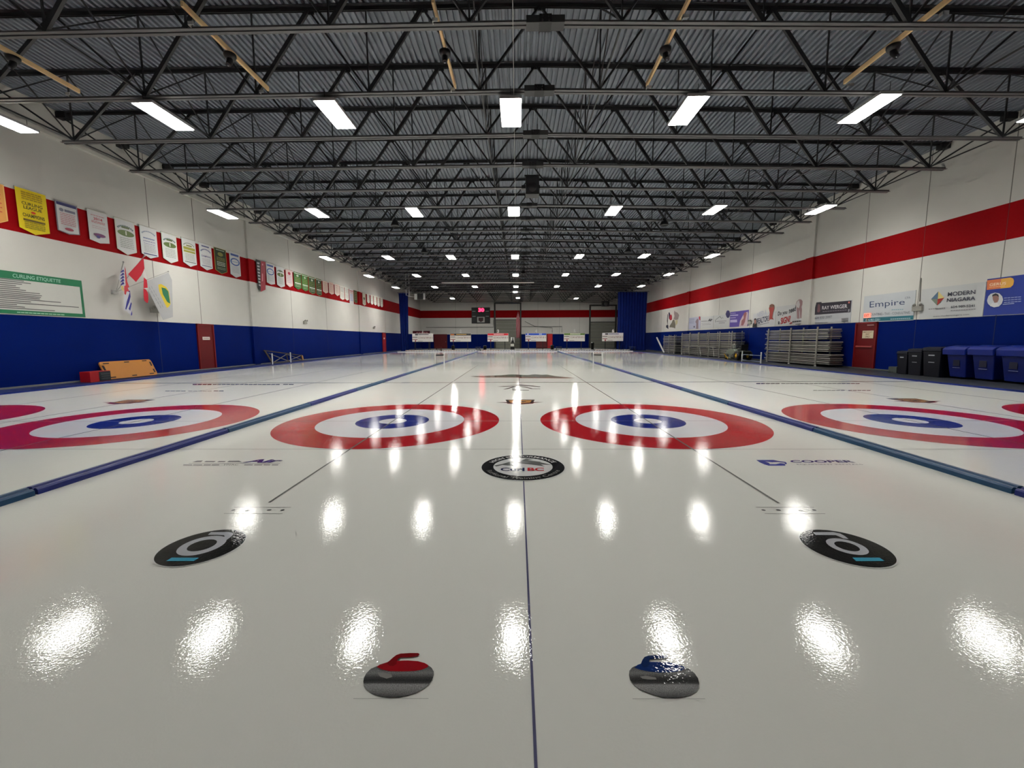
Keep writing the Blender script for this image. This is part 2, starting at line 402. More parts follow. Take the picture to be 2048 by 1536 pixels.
# wooden joists carrying cameras between the first two trusses
WOOD = mat((238, 204, 150), .65, noise=.15, scale=9)
BLK = mat((12, 12, 14), .45, noise=.1)
WN = ['second from the left, at the left end of the second truss', 'left of the middle ceiling light column', 'right of the roof splice plates', 'rightmost']
for i, (x, lab) in enumerate(((-10.3, 'pale wooden plank under the roof, leftmost, cut by the left picture edge'), (-5.85, 'pale wooden plank under the roof, second from the left'),
                (-1.5, 'pale wooden plank under the roof, just left of the middle'), (2.9, 'pale wooden plank under the roof, just right of the middle'),
                (7.38, 'pale wooden plank under the roof, rightmost of five'))):
    y0, y1 = 7.75, 10.22
    z = 7.19
    b = MB().beam((x, y0, z), (x + .02, y1, z), .045, .09).build('wooden_plank', WOOD, loc=(x, y0, z)); tag(b, lab, 'plank', 'wooden planks holding cameras under the roof')
    for yy in (8.06, 10.1):
        cl = MB(); cl.box(x - .05, x + .05, yy - .14, yy - .13, 6.97, 7.03); cl.box(x - .05, x - .04, yy - .14, yy - .06, 6.97, 7.03)
        cl.build('clamp', mat((210, 210, 208), .35, .6), b)
    t = thing('camera', lab.replace('pale wooden plank under the roof', 'black dome camera under a plank').replace(', cut by the left picture edge', ' near the left picture edge'), 'camera', (x, 8.95, 7.13), 'black cameras under the roof')
    MB().lathe([(0, 7.135), (.115, 7.135), (.115, 7.09), (.09, 7.04), (.0, 7.04)], (x, 8.95, 0), 20).build('mounting_base', BLK, t)
    MB().tube([(x, 8.95, 7.06), (x, 8.93, 6.98), (x + .01, 8.86, 6.88)], [.055, .06, .045], 12).build('camera_body', BLK, t)
    MB().lathe([(0, 0), (.02, 0), (.022, .015)], (x + .01, 8.845, 6.875), 12, 'y').build('lens', mat((150, 155, 165), .15, .6, noise=0), t)

# hanging loudspeakers
t = thing('loudspeaker', 'large black loudspeaker cabinet hanging in the middle under the roof', 'speaker', (.47, 14.9, 6.37))
MB().box(.24, .70, 14.9, 15.35, 6.37, 7.0).build('cabinet', BLK, t, bevel=.02)
MB().box(.27, .67, 14.88, 14.9, 6.42, 6.95).build('grille', mat((24, 24, 27), .8, noise=.4, scale=90), t)
MB().lathe([(.0, -.03), (.10, -.03), (.15, 0), (.16, 0)], (.47, 14.885, 6.58), 24, 'y').build('woofer', mat((34, 34, 36), .5), t)
mb = MB(); mb.box(.2, .74, 15.0, 15.06, 7.0, 7.04); mb.tube([(.3, 15.03, 7.02), (.3, 15.03, 8.7)], .01, 5); mb.tube([(.64, 15.03, 7.02), (.64, 15.03, 8.7)], .01, 5)
mb.build('hanging_bracket', DARK, t)
for x, y, lab in ((-5.8, 20.1, 'small black cone speaker under the roof, nearer of the two on the left'), (6.87, 20.3, 'small black cone speaker under the roof, nearer of the two on the right'),
                  (-5.8, 26.2, 'small black cone speaker under the roof, farther of the two on the left'), (6.8, 26.4, 'small black cone speaker under the roof, farther of the two on the right'),
                  (.44, 34.6, 'small black cone speaker under the roof in the middle of the hall')):
    t = thing('cone_speaker', lab, 'speaker', (x, y, 6.72), 'black cone speakers under the roof')
    MB().lathe([(0, 6.74), (.17, 6.74), (.2, 6.70), (.2, 6.74), (.09, 7.02), (0, 7.03)], (x, y, 0), 16).build('horn', BLK, t)
    MB().tube([(x, y, 7.02), (x, y, zt(x) + .075)], .009, 5).build('drop_rod', DARK, t)

# ================================================================== ICE MARKINGS
HX = [-11.08, -6.68, -2.207, 2.163, 6.592, 10.90]
ZT, ZF = 7.0, 41.75
IR, IB, IW, IG, IK = ice_mat((176, 26, 36)), ice_mat((26, 42, 126)), ice_mat((216, 216, 221)), ice_mat((120, 118, 116)), ice_mat((28, 28, 28))
HN = ['leftmost sheet', 'second sheet from the left', 'left middle sheet', 'right middle sheet', 'second sheet from the right', 'rightmost sheet']
for far, yy in ((0, ZT), (1, ZF)):
    for i, x in enumerate(HX):
        t = thing('curling_house', 'red, white and blue target rings, %s end of the %s' % ('far' if far else 'near', HN[i]), 'target rings', (x, yy, 0), 'curling target rings')
        z = .0012
        ring_mb((x, yy), 1.2192, 1.829, z).build('outer_ring', IR, t)
        ring_mb((x, yy), .6096, 1.2192, z).build('white_ring', IW, t)
        ring_mb((x, yy), .2286, .6096, z).build('inner_ring', IB, t)
        ring_mb((x, yy), 0, .2286, z, 48).build('button', IW, t)
def line(name, label, x0, x1, y0, y1, m, z=.0024):
    o = MB().poly([(x0, y0, z), (x1, y0, z), (x1, y1, z), (x0, y1, z)]).build(name, m, loc=((x0 + x1) / 2, (y0 + y1) / 2, z))
    return tag(o, label, 'line')
ID, IGL = ice_mat((84, 80, 92)), ice_mat((150, 148, 146))
for a, b, w_ in ((EL, ER, .09),):
    line('hog_line', 'dark grey line across the ice beyond the near target rings', a, b, ZT + 6.33, ZT + 6.33 + w_, ID)
    line('hog_line', 'dark grey line across the ice before the far target rings', a, b, ZF - 6.4 - w_, ZF - 6.4, ID)
    line('back_line', 'thin grey line across the ice touching the near side of the near rings', a, b, ZT - 1.842, ZT - 1.83, IGL)
    line('back_line', 'thin grey line across the ice behind the far rings', a, b, ZF + 1.83, ZF + 1.842, IGL)
    line('tee_line', 'thin grey line across the ice through the centres of the near rings', a, b, ZT - .008, ZT + .008, IGL, .0020)
    line('tee_line', 'thin grey line across the ice through the centres of the far rings', a, b, ZF - .008, ZF + .008, IGL, .0020)
CN = ['leftmost sheet', 'second sheet from the left', 'left middle sheet', 'right middle sheet', 'second sheet from the right', 'rightmost sheet']
for i, x in enumerate(HX):
    line('centre_line', 'grey line running down the centre of the ' + CN[i], x - .011, x + .011, 3.42, 45.6, IG, .0030)
line('sheet_line', 'thin dark blue line between the two middle sheets, running to the camera', -.0055, .0055, .3, YE, ice_mat((90, 90, 120)), .0028)
line('sheet_line', 'thin grey line between the two leftmost sheets', -8.89, -8.865, .3, YE, IGL, .0028)
line('sheet_line', 'thin grey line between the two rightmost sheets', 8.74, 8.765, .3, YE, IGL, .0028)

def icef(name, label, cat, c, z=.0016, P=ICE, group=None):
    return Flat(name, label, cat, P, NZ, base=z, at=(c[0], c[1], 0), step=.0004, mk=lambda col: ice_mat(col), group=group)
# round training-centre logo
c0 = (.0, 4.44); R0 = .455
f = icef('ice_logo', 'round black and white CurlBC training centre logo in the ice', 'logo', c0, .0034)
f.put('edge', [v3(p) for p in circ(c0, R0 + .012, n=72)], (222, 222, 220))
f.put('black_ring', [v3(p) for p in circ(c0, R0, n=72)], (22, 22, 24))
f.put('white_disc', [v3(p) for p in circ(c0, R0 * .715, n=72)], (205, 205, 205))
def arc_text(f, t, c, r, h, a0, a1, col, inward=False):
    """letters around a circle; angles in degrees for first and last letter"""
    vs, fs = text2d(t, .02); x0 = min(v[0] for v in vs); x1 = max(v[0] for v in vs)
    pts = []
    for x, y in vs:
        a = math.radians(a0 + (a1 - a0) * (x - x0) / (x1 - x0)); rr = r + (-y if inward else y) * h / .73
        pts.append(Vector((c[0] + rr * math.cos(a), c[1] + rr * math.sin(a), f.d)))
    MB().add(pts, fs).build('lettering', f.mk(col), f.root); f.d += f.step
arc_text(f, 'HIGH PERFORMANCE', c0, R0 * .79, R0 * .13, 158, 22, (205, 205, 205))
arc_text(f, 'Regional Training Centre', c0, R0 * .92, R0 * .13, 200, 340, (120, 120, 118), True)
f.px('mountain', [(987, 932), (1004, 929), (1024, 923), (1036, 925), (1060, 926), (1075, 924), (1104, 931), (1082, 930), (1090, 934), (1062, 930), (1036, 927), (1022, 928), (1028, 933), (1005, 931), (993, 934)], (96, 98, 96))
f.px('mountain', [(1040, 924), (1052, 918), (1068, 919), (1055, 921), (1084, 925), (1060, 926)], (110, 112, 110))
f.text('Curl', [(1001, 943), (1049, 943), (1049, 936.5), (1001, 936.5)], (22, 26, 74), bold=.03)
f.text('BC', [(1055, 943), (1088, 943), (1088, 936.5), (1055, 936.5)], (186, 40, 44), bold=.03)
# two round black sponsor logos
def round_logo(lab, c, ox, oy, r, s=1):
    f = icef('ice_logo', lab, 'logo', c, .0034)
    f.put('edge', [v3(p) for p in circ(c, r + .008, n=64)], (222, 222, 220))
    f.put('black_disc', [v3(p) for p in circ(c, r, n=64)], (30, 30, 30))
    return f
L1 = [(303, 1117), (336, 1133)]
c1 = (-2.205, 2.655)
f = round_logo('round black sponsor logo with a white ring and cyan bar in the ice, left one', c1, 0, 0, .25)
def pc(P, sx, sy, x0, y0, pts): return [P(x0 + a / sx, y0 + b / sy) for a, b in pts]
q1 = lambda pts: pc(ICE, 5.12, 5.12, 280, 900, pts)
def ell_g(cx, cy, r, n=48): return [Vector((cx + r * math.cos(2 * math.pi * i / n), cy + r * math.sin(2 * math.pi * i / n), 0)) for i in range(n)]
f.put('tail', q1([(728, 845), (905, 845), (945, 850), (956, 868), (925, 900), (890, 925), (830, 905), (870, 890), (860, 878), (795, 874), (695, 874)]), (176, 178, 184))
a = ICE(280 + 370 / 5.12, 900 + 1020 / 5.12); b = ICE(280 + 895 / 5.12, 900 + 945 / 5.12)
f.put('ring', ell_g((a.x + b.x) / 2, (a.y + b.y) / 2, (b.x - a.x) / 2 * 1.0), (176, 178, 184))
f.put('ring_centre', ell_g((a.x + b.x) / 2, (a.y + b.y) / 2, (b.x - a.x) / 2 * .6), (30, 30, 30))
f.put('cyan_bar', q1([(325, 1110), (605, 1112), (550, 1145), (268, 1145)]), (70, 160, 190))
c1 = (2.14, 2.675)
f = round_logo('round black sponsor logo with a white ring and cyan bar in the ice, right one', c1, 0, 0, .253)
q2 = lambda pts: pc(ICE, 5.486, 5.486, 1480, 880, pts)
f.put('tail', q2([(800, 1017), (1020, 1015), (1100, 1032), (1150, 1060), (1190, 1092), (1130, 1085), (1105, 1072), (1050, 1050), (900, 1048), (830, 1047)]), (182, 184, 190))
a = ICE(1480 + 893 / 5.486, 880 + 1110 / 5.486); b = ICE(1480 + 1468 / 5.486, 880 + 1240 / 5.486)
f.put('ring', ell_g((a.x + b.x) / 2, (a.y + b.y) / 2, (b.x - a.x) / 2), (182, 184, 190))
f.put('ring_centre', ell_g((a.x + b.x) / 2, (a.y + b.y) / 2, (b.x - a.x) / 2 * .6), (30, 30, 30))
f.put('cyan_bar', q2([(1232, 1298), (1530, 1300), (1585, 1336), (1272, 1338)]), (70, 160, 190))
# printed pictures of curling stones
def stone_print(lab, x0, y0, body, cap, handle, colr, gloss, edge):
    S = 12.047; P = lambda p: ICE(x0 + p[0] / S, y0 + p[1] / S)
    c = P((1000, 900))
    f = icef('stone_picture', lab, 'ice picture', (c.x, c.y), .0034, group='curling stone pictures under the ice')
    ys = [p[1] for p in body]; xs = [p[0] for p in body]
    y_0, y_1 = min(ys), max(ys); x_0, x_1 = min(xs), max(xs)
    # fan so that the printed bands follow the shape
    import itertools
    nb = len(body); tilt = body_t
    uv = [(0, 1 - ((p[1] + tilt * (p[0] - (x_0 + x_1) / 2)) - y_0) / (y_1 - y_0)) for p in body]
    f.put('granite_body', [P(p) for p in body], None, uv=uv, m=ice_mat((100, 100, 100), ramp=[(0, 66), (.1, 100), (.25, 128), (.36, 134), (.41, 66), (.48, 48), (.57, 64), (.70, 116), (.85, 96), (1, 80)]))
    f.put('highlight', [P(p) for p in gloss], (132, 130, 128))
    f.put('cap', [P(p) for p in cap], colr)
    f.put('handle', [P(p) for p in handle], tuple(int(v * .82) for v in colr))
    f.put('print_edge', [P(p) for p in edge], (138, 138, 134))
body_t = -.0
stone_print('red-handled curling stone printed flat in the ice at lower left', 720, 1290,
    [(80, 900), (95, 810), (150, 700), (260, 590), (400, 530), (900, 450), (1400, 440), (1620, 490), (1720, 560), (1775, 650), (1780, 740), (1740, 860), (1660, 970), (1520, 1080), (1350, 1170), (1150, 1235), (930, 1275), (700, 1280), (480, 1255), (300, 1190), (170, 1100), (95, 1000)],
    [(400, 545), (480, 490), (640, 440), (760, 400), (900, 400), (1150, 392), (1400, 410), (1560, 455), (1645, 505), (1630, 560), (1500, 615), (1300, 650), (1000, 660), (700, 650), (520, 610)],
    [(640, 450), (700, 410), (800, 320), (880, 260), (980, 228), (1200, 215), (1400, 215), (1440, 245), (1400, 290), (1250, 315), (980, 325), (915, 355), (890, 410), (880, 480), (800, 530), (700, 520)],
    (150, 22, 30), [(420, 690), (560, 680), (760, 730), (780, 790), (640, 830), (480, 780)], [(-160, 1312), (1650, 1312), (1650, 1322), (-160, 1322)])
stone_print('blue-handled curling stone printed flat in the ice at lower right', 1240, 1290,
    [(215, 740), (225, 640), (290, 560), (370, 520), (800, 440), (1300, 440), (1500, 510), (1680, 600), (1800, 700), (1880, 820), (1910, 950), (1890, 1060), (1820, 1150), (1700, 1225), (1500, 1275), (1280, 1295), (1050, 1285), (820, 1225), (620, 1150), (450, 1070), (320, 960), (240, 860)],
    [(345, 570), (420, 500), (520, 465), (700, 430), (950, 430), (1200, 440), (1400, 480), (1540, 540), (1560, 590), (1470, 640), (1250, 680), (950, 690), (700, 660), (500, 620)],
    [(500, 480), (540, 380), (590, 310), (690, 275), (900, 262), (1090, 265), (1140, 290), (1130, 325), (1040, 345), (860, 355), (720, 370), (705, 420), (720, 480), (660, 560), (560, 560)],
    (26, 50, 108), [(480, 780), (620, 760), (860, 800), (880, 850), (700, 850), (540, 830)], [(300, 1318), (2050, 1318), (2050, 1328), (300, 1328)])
# foothold marks where the hacks are fitted
for sx, lab, cc in ((-2.2, 'small grey foothold marks between two lines in the ice, left of the centre', (-2.2, 3.25)), (2.16, 'small grey foothold marks between two lines in the ice, right of the centre', (2.16, 3.27))):
    f = icef('hack_mark', lab, 'ice mark', cc)
    y0 = 3.19 if sx < 0 else 3.21
    for y in (y0, y0 + .125): f.put('guide_line', [Vector((sx - .24, y, 0)), Vector((sx + .24, y, 0)), Vector((sx + .24, y + .006, 0)), Vector((sx - .24, y + .006, 0))], (120, 120, 116))
    for d in (-.21, -.09, .09, .20): f.put('dot', [v3(p) for p in circ((sx + d, y0 + .07), .017 if abs(d) > .1 else .02, n=12, ry=.012)], (80, 80, 80))
# written sponsor marks
f = icef('ice_logo', 'purple slanted Air sponsor lettering in the ice, before the left middle rings', 'logo', (-3.25, 4.6))
f.multi('lettering', [[ICE(*p) for p in pl] for pl in ([(384, 924.5), (394, 921.6), (406, 921.2), (402, 924.5)], [(408, 924.3), (412, 922), (432, 922.2), (428, 924.4)], [(434, 924.3), (438, 922.2), (452, 922.3), (449, 924.3)], [(454, 924.4), (458, 921.8), (478, 921.6), (484, 924.2)])], (130, 128, 130))
f.text('Air', [(482, 925.6), (566, 925.2), (566, 918.8), (490, 918.8)], (60, 44, 120), bold=.04, shear=.5)
f.multi('rule', [[ICE(*p) for p in ((378, 927.0), (560, 927.0), (560, 927.6), (377, 927.6))]], (140, 138, 140))
q = [[ICE(*p) for p in ((a, 931.2), (b, 931.2), (b + 1, 929.4), (a + 1, 929.4))] for a, b in ((366, 384), (386, 404), (407, 421), (423, 438), (488, 505), (508, 524), (527, 540), (543, 556))]
f.multi('lettering', q, (150, 148, 150))
f.text('HVAC', [(448, 931.4), (476, 931.4), (477, 928.8), (449, 928.8)], (110, 108, 110))
f = icef('ice_logo', 'blue COOPER equipment rentals lettering in the ice, before the right middle rings', 'logo', (3.2, 4.6))
q3 = lambda pts: [ICE(1500 + a / 8.533, 900 + b / 8.533) for a, b in pts]
f.put('emblem', q3([(105, 172), (400, 172), (500, 192), (600, 205), (630, 225), (620, 245), (595, 242), (605, 270), (320, 270), (250, 250), (170, 215)]), (40, 52, 140))
f.put('emblem', q3([(255, 198), (380, 212), (470, 208), (590, 222), (598, 238), (520, 228), (440, 245), (340, 245), (320, 222)]), (208, 208, 208))
f.text('COOPER', [(1583, 925.6), (1712, 925.6), (1702, 920.8), (1578, 920.8)], (58, 58, 130), bold=.03)
f.text('EQUIPMENT RENTALS', [(1596, 930.6), (1728, 930.6), (1722, 928.4), (1592, 928.4)], (120, 118, 126))
# marks beyond the rings
def crest(lab, cx, cy, s=1):
    f = icef('ice_crest', lab, 'logo', (cx, cy), group='winged crests in the ice')
    f.put('ribbon', [v3((cx + a, cy + b)) for a, b in ((-.53, -.02), (-.3, -.09), (-.28, -.19), (0, -.30), (.28, -.19), (.3, -.09), (.53, -.02), (.3, .02), (-.3, .02))], (130, 36, 40))
    f.put('shield', [v3((cx + a, cy + b)) for a, b in ((-.34, .38), (0, .40), (.34, .38), (.28, -.1), (0, -.24), (-.28, -.1))], (44, 34, 32))
    f.put('shield_field', [v3((cx + a, cy + b)) for a, b in ((-.27, .3), (0, .32), (.27, .3), (.22, -.06), (0, -.16), (-.22, -.06))], (190, 140, 88))
    f.put('stone', [v3(p) for p in circ((cx + .02, cy + .08), .12, n=16, ry=.09)], (90, 60, 44))
crest('winged brown and red crest in the ice between the two middle rings', 0, 9.12)
crest('winged brown and red crest in the ice beyond the left rings', -8.97, 9.22)
crest('winged brown and red crest in the ice beyond the right rings', 8.8, 9.22)
f = icef('ice_signature', 'black brush-stroke mark in the ice just before the near hog line', 'logo', (0, 11.9))
q4 = lambda pts: [ICE(900 + a / 6.4, 740 + b / 6.4) for a, b in pts]
f.multi('stroke', [q4([(600, 212), (700, 206), (860, 210), (780, 232), (740, 244), (680, 250), (755, 228), (800, 214)]), q4([(700, 196), (900, 190), (1050, 200), (1160, 212), (1150, 217), (1000, 206), (860, 197)]),
    q4([(880, 212), (960, 214), (1060, 238), (1155, 240), (1155, 244), (1040, 243), (950, 222)]), q4([(790, 240), (930, 244), (870, 250), (800, 248)]), q4([(800, 257), (1010, 257), (1010, 262), (800, 262)])], (58, 54, 66))
f = icef('ice_logo', 'long green and red mountain logo in the ice just beyond the near hog line', 'logo', (0, 15.6))
f.put('mountain', q4([(245, 80), (480, 74), (640, 68), (760, 58), (830, 57), (900, 62), (1000, 66), (1080, 55), (1180, 62), (1240, 58), (1330, 76), (1480, 92), (1600, 104), (880, 90)]), (74, 96, 84))
f.put('red_base', q4([(270, 84), (880, 90), (1500, 95), (1590, 104), (1450, 107), (880, 104), (880, 97), (420, 95)]), (150, 92, 74))
for lab, cc, seg in (('thin red and dark lettering in the ice near the left end of the hog line', (-8.7, 12.9), [((385, 768.1), (424, 769.8), (150, 20, 40)), ((425, 768.3), (560, 769.6), (96, 92, 98)), ((566, 768.3), (588, 769.6), (110, 108, 110))]),
                     ('thin grey wavy sponsor lettering in the ice on the leftmost sheet', (-9, 11.3), [((330, 781.6), (372, 782.6), (130, 128, 134)), ((376, 781.8), (424, 782.6), (130, 118, 124)), ((427, 781.4), (448, 782.6), (110, 110, 130))]),
                     ('thin dark red lettering in the ice near the right end of the hog line', (8.8, 12.85), [((1512, 766.6), (1560, 768.2), (76, 40, 60)), ((1562, 766.8), (1720, 768), (100, 96, 104))]),
                     ('thin grey wavy sponsor lettering in the ice on the rightmost sheet', (8.7, 11.1), [((1626, 780.4), (1690, 781.4), (130, 128, 134)), ((1696, 780.4), (1742, 781.6), (120, 118, 124))])):
    f = icef('ice_lettering', lab, 'lettering', cc)
    for (a, b), (c, d), col in seg:
        n = max(2, int((c - a) / 9)); st = (c - a) / n
        f.multi('lettering', [[ICE(a + i * st, d), ICE(a + (i + .86) * st, d), ICE(a + (i + .86) * st + 1, b), ICE(a + i * st + 1, b)] for i in range(n)], col)

# ------------------------------------------------------------------ sheet dividers (foam bumpers)
DB, DT = mat((4, 26, 108), .38, noise=.08, spec=.4), mat((14, 66, 104), .38, noise=.12, spec=.4)
def divider_mesh(x, y0, y1, m, label, name='sheet_divider', group='blue foam dividers between the sheets'):
    prof = [(-.075, 0), (-.075, .045), (-.06, .06), (-.045, .06), (-.035, .052), (-.025, .06), (-.02, .072), (.02, .072), (.025, .06), (.035, .052), (.045, .06), (.06, .06), (.075, .045), (.075, 0)]
    mb = MB().prism([(x + a, y0, b) for a, b in prof], (0, y1 - y0, 0))
    o = mb.build(name, m, loc=(x, (y0 + y1) / 2, 0), fix=True); return tag(o, label, 'divider', group)
k = 0
for sx, side, ph in ((-4.52, 'left', 1), (4.45, 'right', 0)):
    y = 3.6 - 2.54 if sx < 0 else 3.64 - 2.53; i = 0
    while y < YE - .3:
        y1 = min(y + 2.53, YE - .15)
        teal = (i % 2 == 0) if sx < 0 else (i % 2 == 1)
        pos = ORD[i] + (' in line from the camera' if i else ' to the camera')
        divider_mesh(sx, y + .012, y1 - .012, DT if teal else DB, '%s foam divider piece, %s side, %s' % ('teal' if teal else 'dark blue', side, pos))
        y += 2.53; i += 1
for x0, x1, lab in ((EL - .12, EL, 'left'), (ER, ER + .12, 'right')):
    mb = MB().box(x0, x1, YF, YE + .14, -.03, .045)
    o = mb.build('trim_3' if lab == 'left' else 'trim_4', mat((4, 28, 104), .5, noise=.08, spec=.3)); tag(o, 'blue bumper strip along the %s edge of the ice' % lab, 'bumper', kind='structure')
o = MB().box(EL, ER, YE, YE + .14, -.03, .075).build('trim_5', mat((178, 178, 188), .5)); tag(o, 'pale bumper board along the far end of the ice', 'bumper', kind='structure')
o = MB().box(XL, XL + .1, YF, YB, 0, .05).build('baseboard_left', mat((112, 114, 112), .7)); tag(o, 'grey kerb at the foot of the left wall', 'kerb', kind='structure')
o = MB().box(XR - .1, XR, YF, YB, 0, .05).build('baseboard_right', mat((80, 82, 78), .7)); tag(o, 'grey kerb at the foot of the right wall', 'kerb', kind='structure')
#PART2
# ================================================================== LEFT WALL
def door(name, y0, y1, h, plane, sgn, label, leaf, frame, sign=None, bar=True, closer=False):
    X = XL if sgn > 0 else XR
    def bx(mb, a, b, u0, u1, z0, z1): return mb.box(min(X + sgn * a, X + sgn * b), max(X + sgn * a, X + sgn * b), u0, u1, z0, z1)
    fr = MB(); bx(fr, 0, .07, y0, y0 + .07, 0, h); bx(fr, 0, .07, y1 - .07, y1, 0, h); bx(fr, 0, .07, y0, y1, h - .07, h)
    o = fr.build(name, frame); tag(o, label, 'door', kind='structure')
    d = bx(MB(), .01, .04, y0 + .07, y1 - .07, .01, h - .07).build('door_leaf', leaf, o)
    if bar:
        b = bx(MB(), .07, .10, y0 + .16, y1 - .14, .98, 1.04); bx(b, .04, .08, y0 + .16, y0 + .22, .97, 1.05); bx(b, .04, .08, y1 - .2, y1 - .14, .97, 1.05)
        b.build('push_bar', mat((170, 80, 78), .4, .3), d)
    if closer: bx(MB(), .04, .10, y0 + .12, y0 + .48, h - .16, h - .11).build('door_closer', mat((150, 110, 108), .4, .3), d)
    return o, d
DR, DRF = mat((96, 6, 12), .5, noise=.05, spec=.3), mat((112, 8, 14), .5, noise=.05, spec=.3)
def wall_text(par, s, P, quad, col, N, off=.06, bold=.01):
    vs, fs = text2d(s, bold); x0 = min(v[0] for v in vs); x1 = max(v[0] for v in vs); y0 = min(v[1] for v in vs); y1 = max(v[1] for v in vs)
    q = [Vector(p) for p in quad]
    MB().add([blerp(q, (x - x0) / (x1 - x0), (y - y0) / (y1 - y0)) + N * off for x, y in vs], fs).build('lettering', mat(col, .6, noise=0), par)
o, d = door('door_1', 19.22, 20.28, 2.17, WL, 1, 'red door in the left wall beside the orange board', DR, DRF, bar=False)
p = MB().box(XL + .04, XL + .05, 19.52, 19.98, 1.42, 1.56).build('door_sign', mat((220, 215, 205), .6), d)
MB().box(XL + .05, XL + .052, 19.56, 19.94, 1.475, 1.505).build('lettering', mat((150, 110, 110), .6, noise=0), p)
o, d = door('door_2', 45.8, 47.0, 2.18, WL, 1, 'far red door in the left wall near the blue curtain', mat((150, 14, 24), .5), DRF, bar=False)
MB().box(XL + .04, XL + .05, 46.2, 46.6, 1.45, 1.62).build('door_sign', mat((225, 220, 210), .6), d)
o, d = door('door_3', 18.45, 19.62, 2.1, WR, -1, 'red emergency door with a push bar in the right wall', DR, DRF, closer=True)
p = MB().box(XR - .052, XR - .042, 18.62, 19.2, 1.38, 1.72).build('door_sign', mat((214, 202, 170), .6), d)
for t_, z0, z1, a, b in (('EMERGENCY', 1.63, 1.68, 19.16, 18.66), ('EXIT', 1.53, 1.6, 19.0, 18.8), ('ONLY', 1.42, 1.49, 19.02, 18.78)):
    wall_text(p, t_, None, [(XR, a, z0), (XR, b, z0), (XR, b, z1), (XR, a, z1)], (90, 40, 36), NR)

# notice board
def WLo(x, y): return WL(x, y)
f = Flat('notice_board', 'green-bordered white CURLING ETIQUETTE notice board on the left wall', 'sign', WL, NL, base=.0205, at=(XL, 13.1, 2.2))
B_ = lambda y, z: Vector((XL, y, z))
bq = [B_(10.9, 2.2), B_(14.28, 2.2), B_(14.28, 3.44), B_(10.9, 3.44)]; f.q = bq
f.uvq('backboard', 0, 0, 1, 1, (24, 112, 74), thick=.02)
f.uvq('white_panel', .02, .09, .975, .82, (198, 198, 192))
f.text('CURLING ETIQUETTE', [(23.5, 556), (119.5, 567), (119.5, 559.5), (23.5, 547)], (160, 205, 185), bold=.008)
rows = []
for y0, x1, y1 in ((556.5, 46, 562.5), (560.4, 60, 567.4), (565, 42, 568.7), (569, 30, 571.8), (573, 38, 576), (576.5, 50, 581), (580.5, 78, 587.5), (584.3, 82, 591.8), (588, 80, 595),
                   (591.5, 78, 598), (595, 120, 605), (599.5, 60, 604), (603.5, 156, 614.7), (607.5, 32, 609.5), (611, 48, 614.3), (614.5, 108, 621.6)):
    sl = (y1 - y0) / x1
    rows.append([WL(-70, y0 - 70 * sl + .8), WL(x1, y1 + .7), WL(x1, y1 - .7), WL(-70, y0 - 70 * sl - .8)])
f.multi('lettering', rows, (84, 80, 82))
f.multi('footer_lettering', [[WL(x, 623.5 + (x - 32) * .055), WL(x + 7, 623.9 + (x - 32) * .055), WL(x + 7, 626 + (x - 32) * .055), WL(x, 625.6 + (x - 32) * .055)] for x in range(32, 124, 8)], (150, 200, 170))

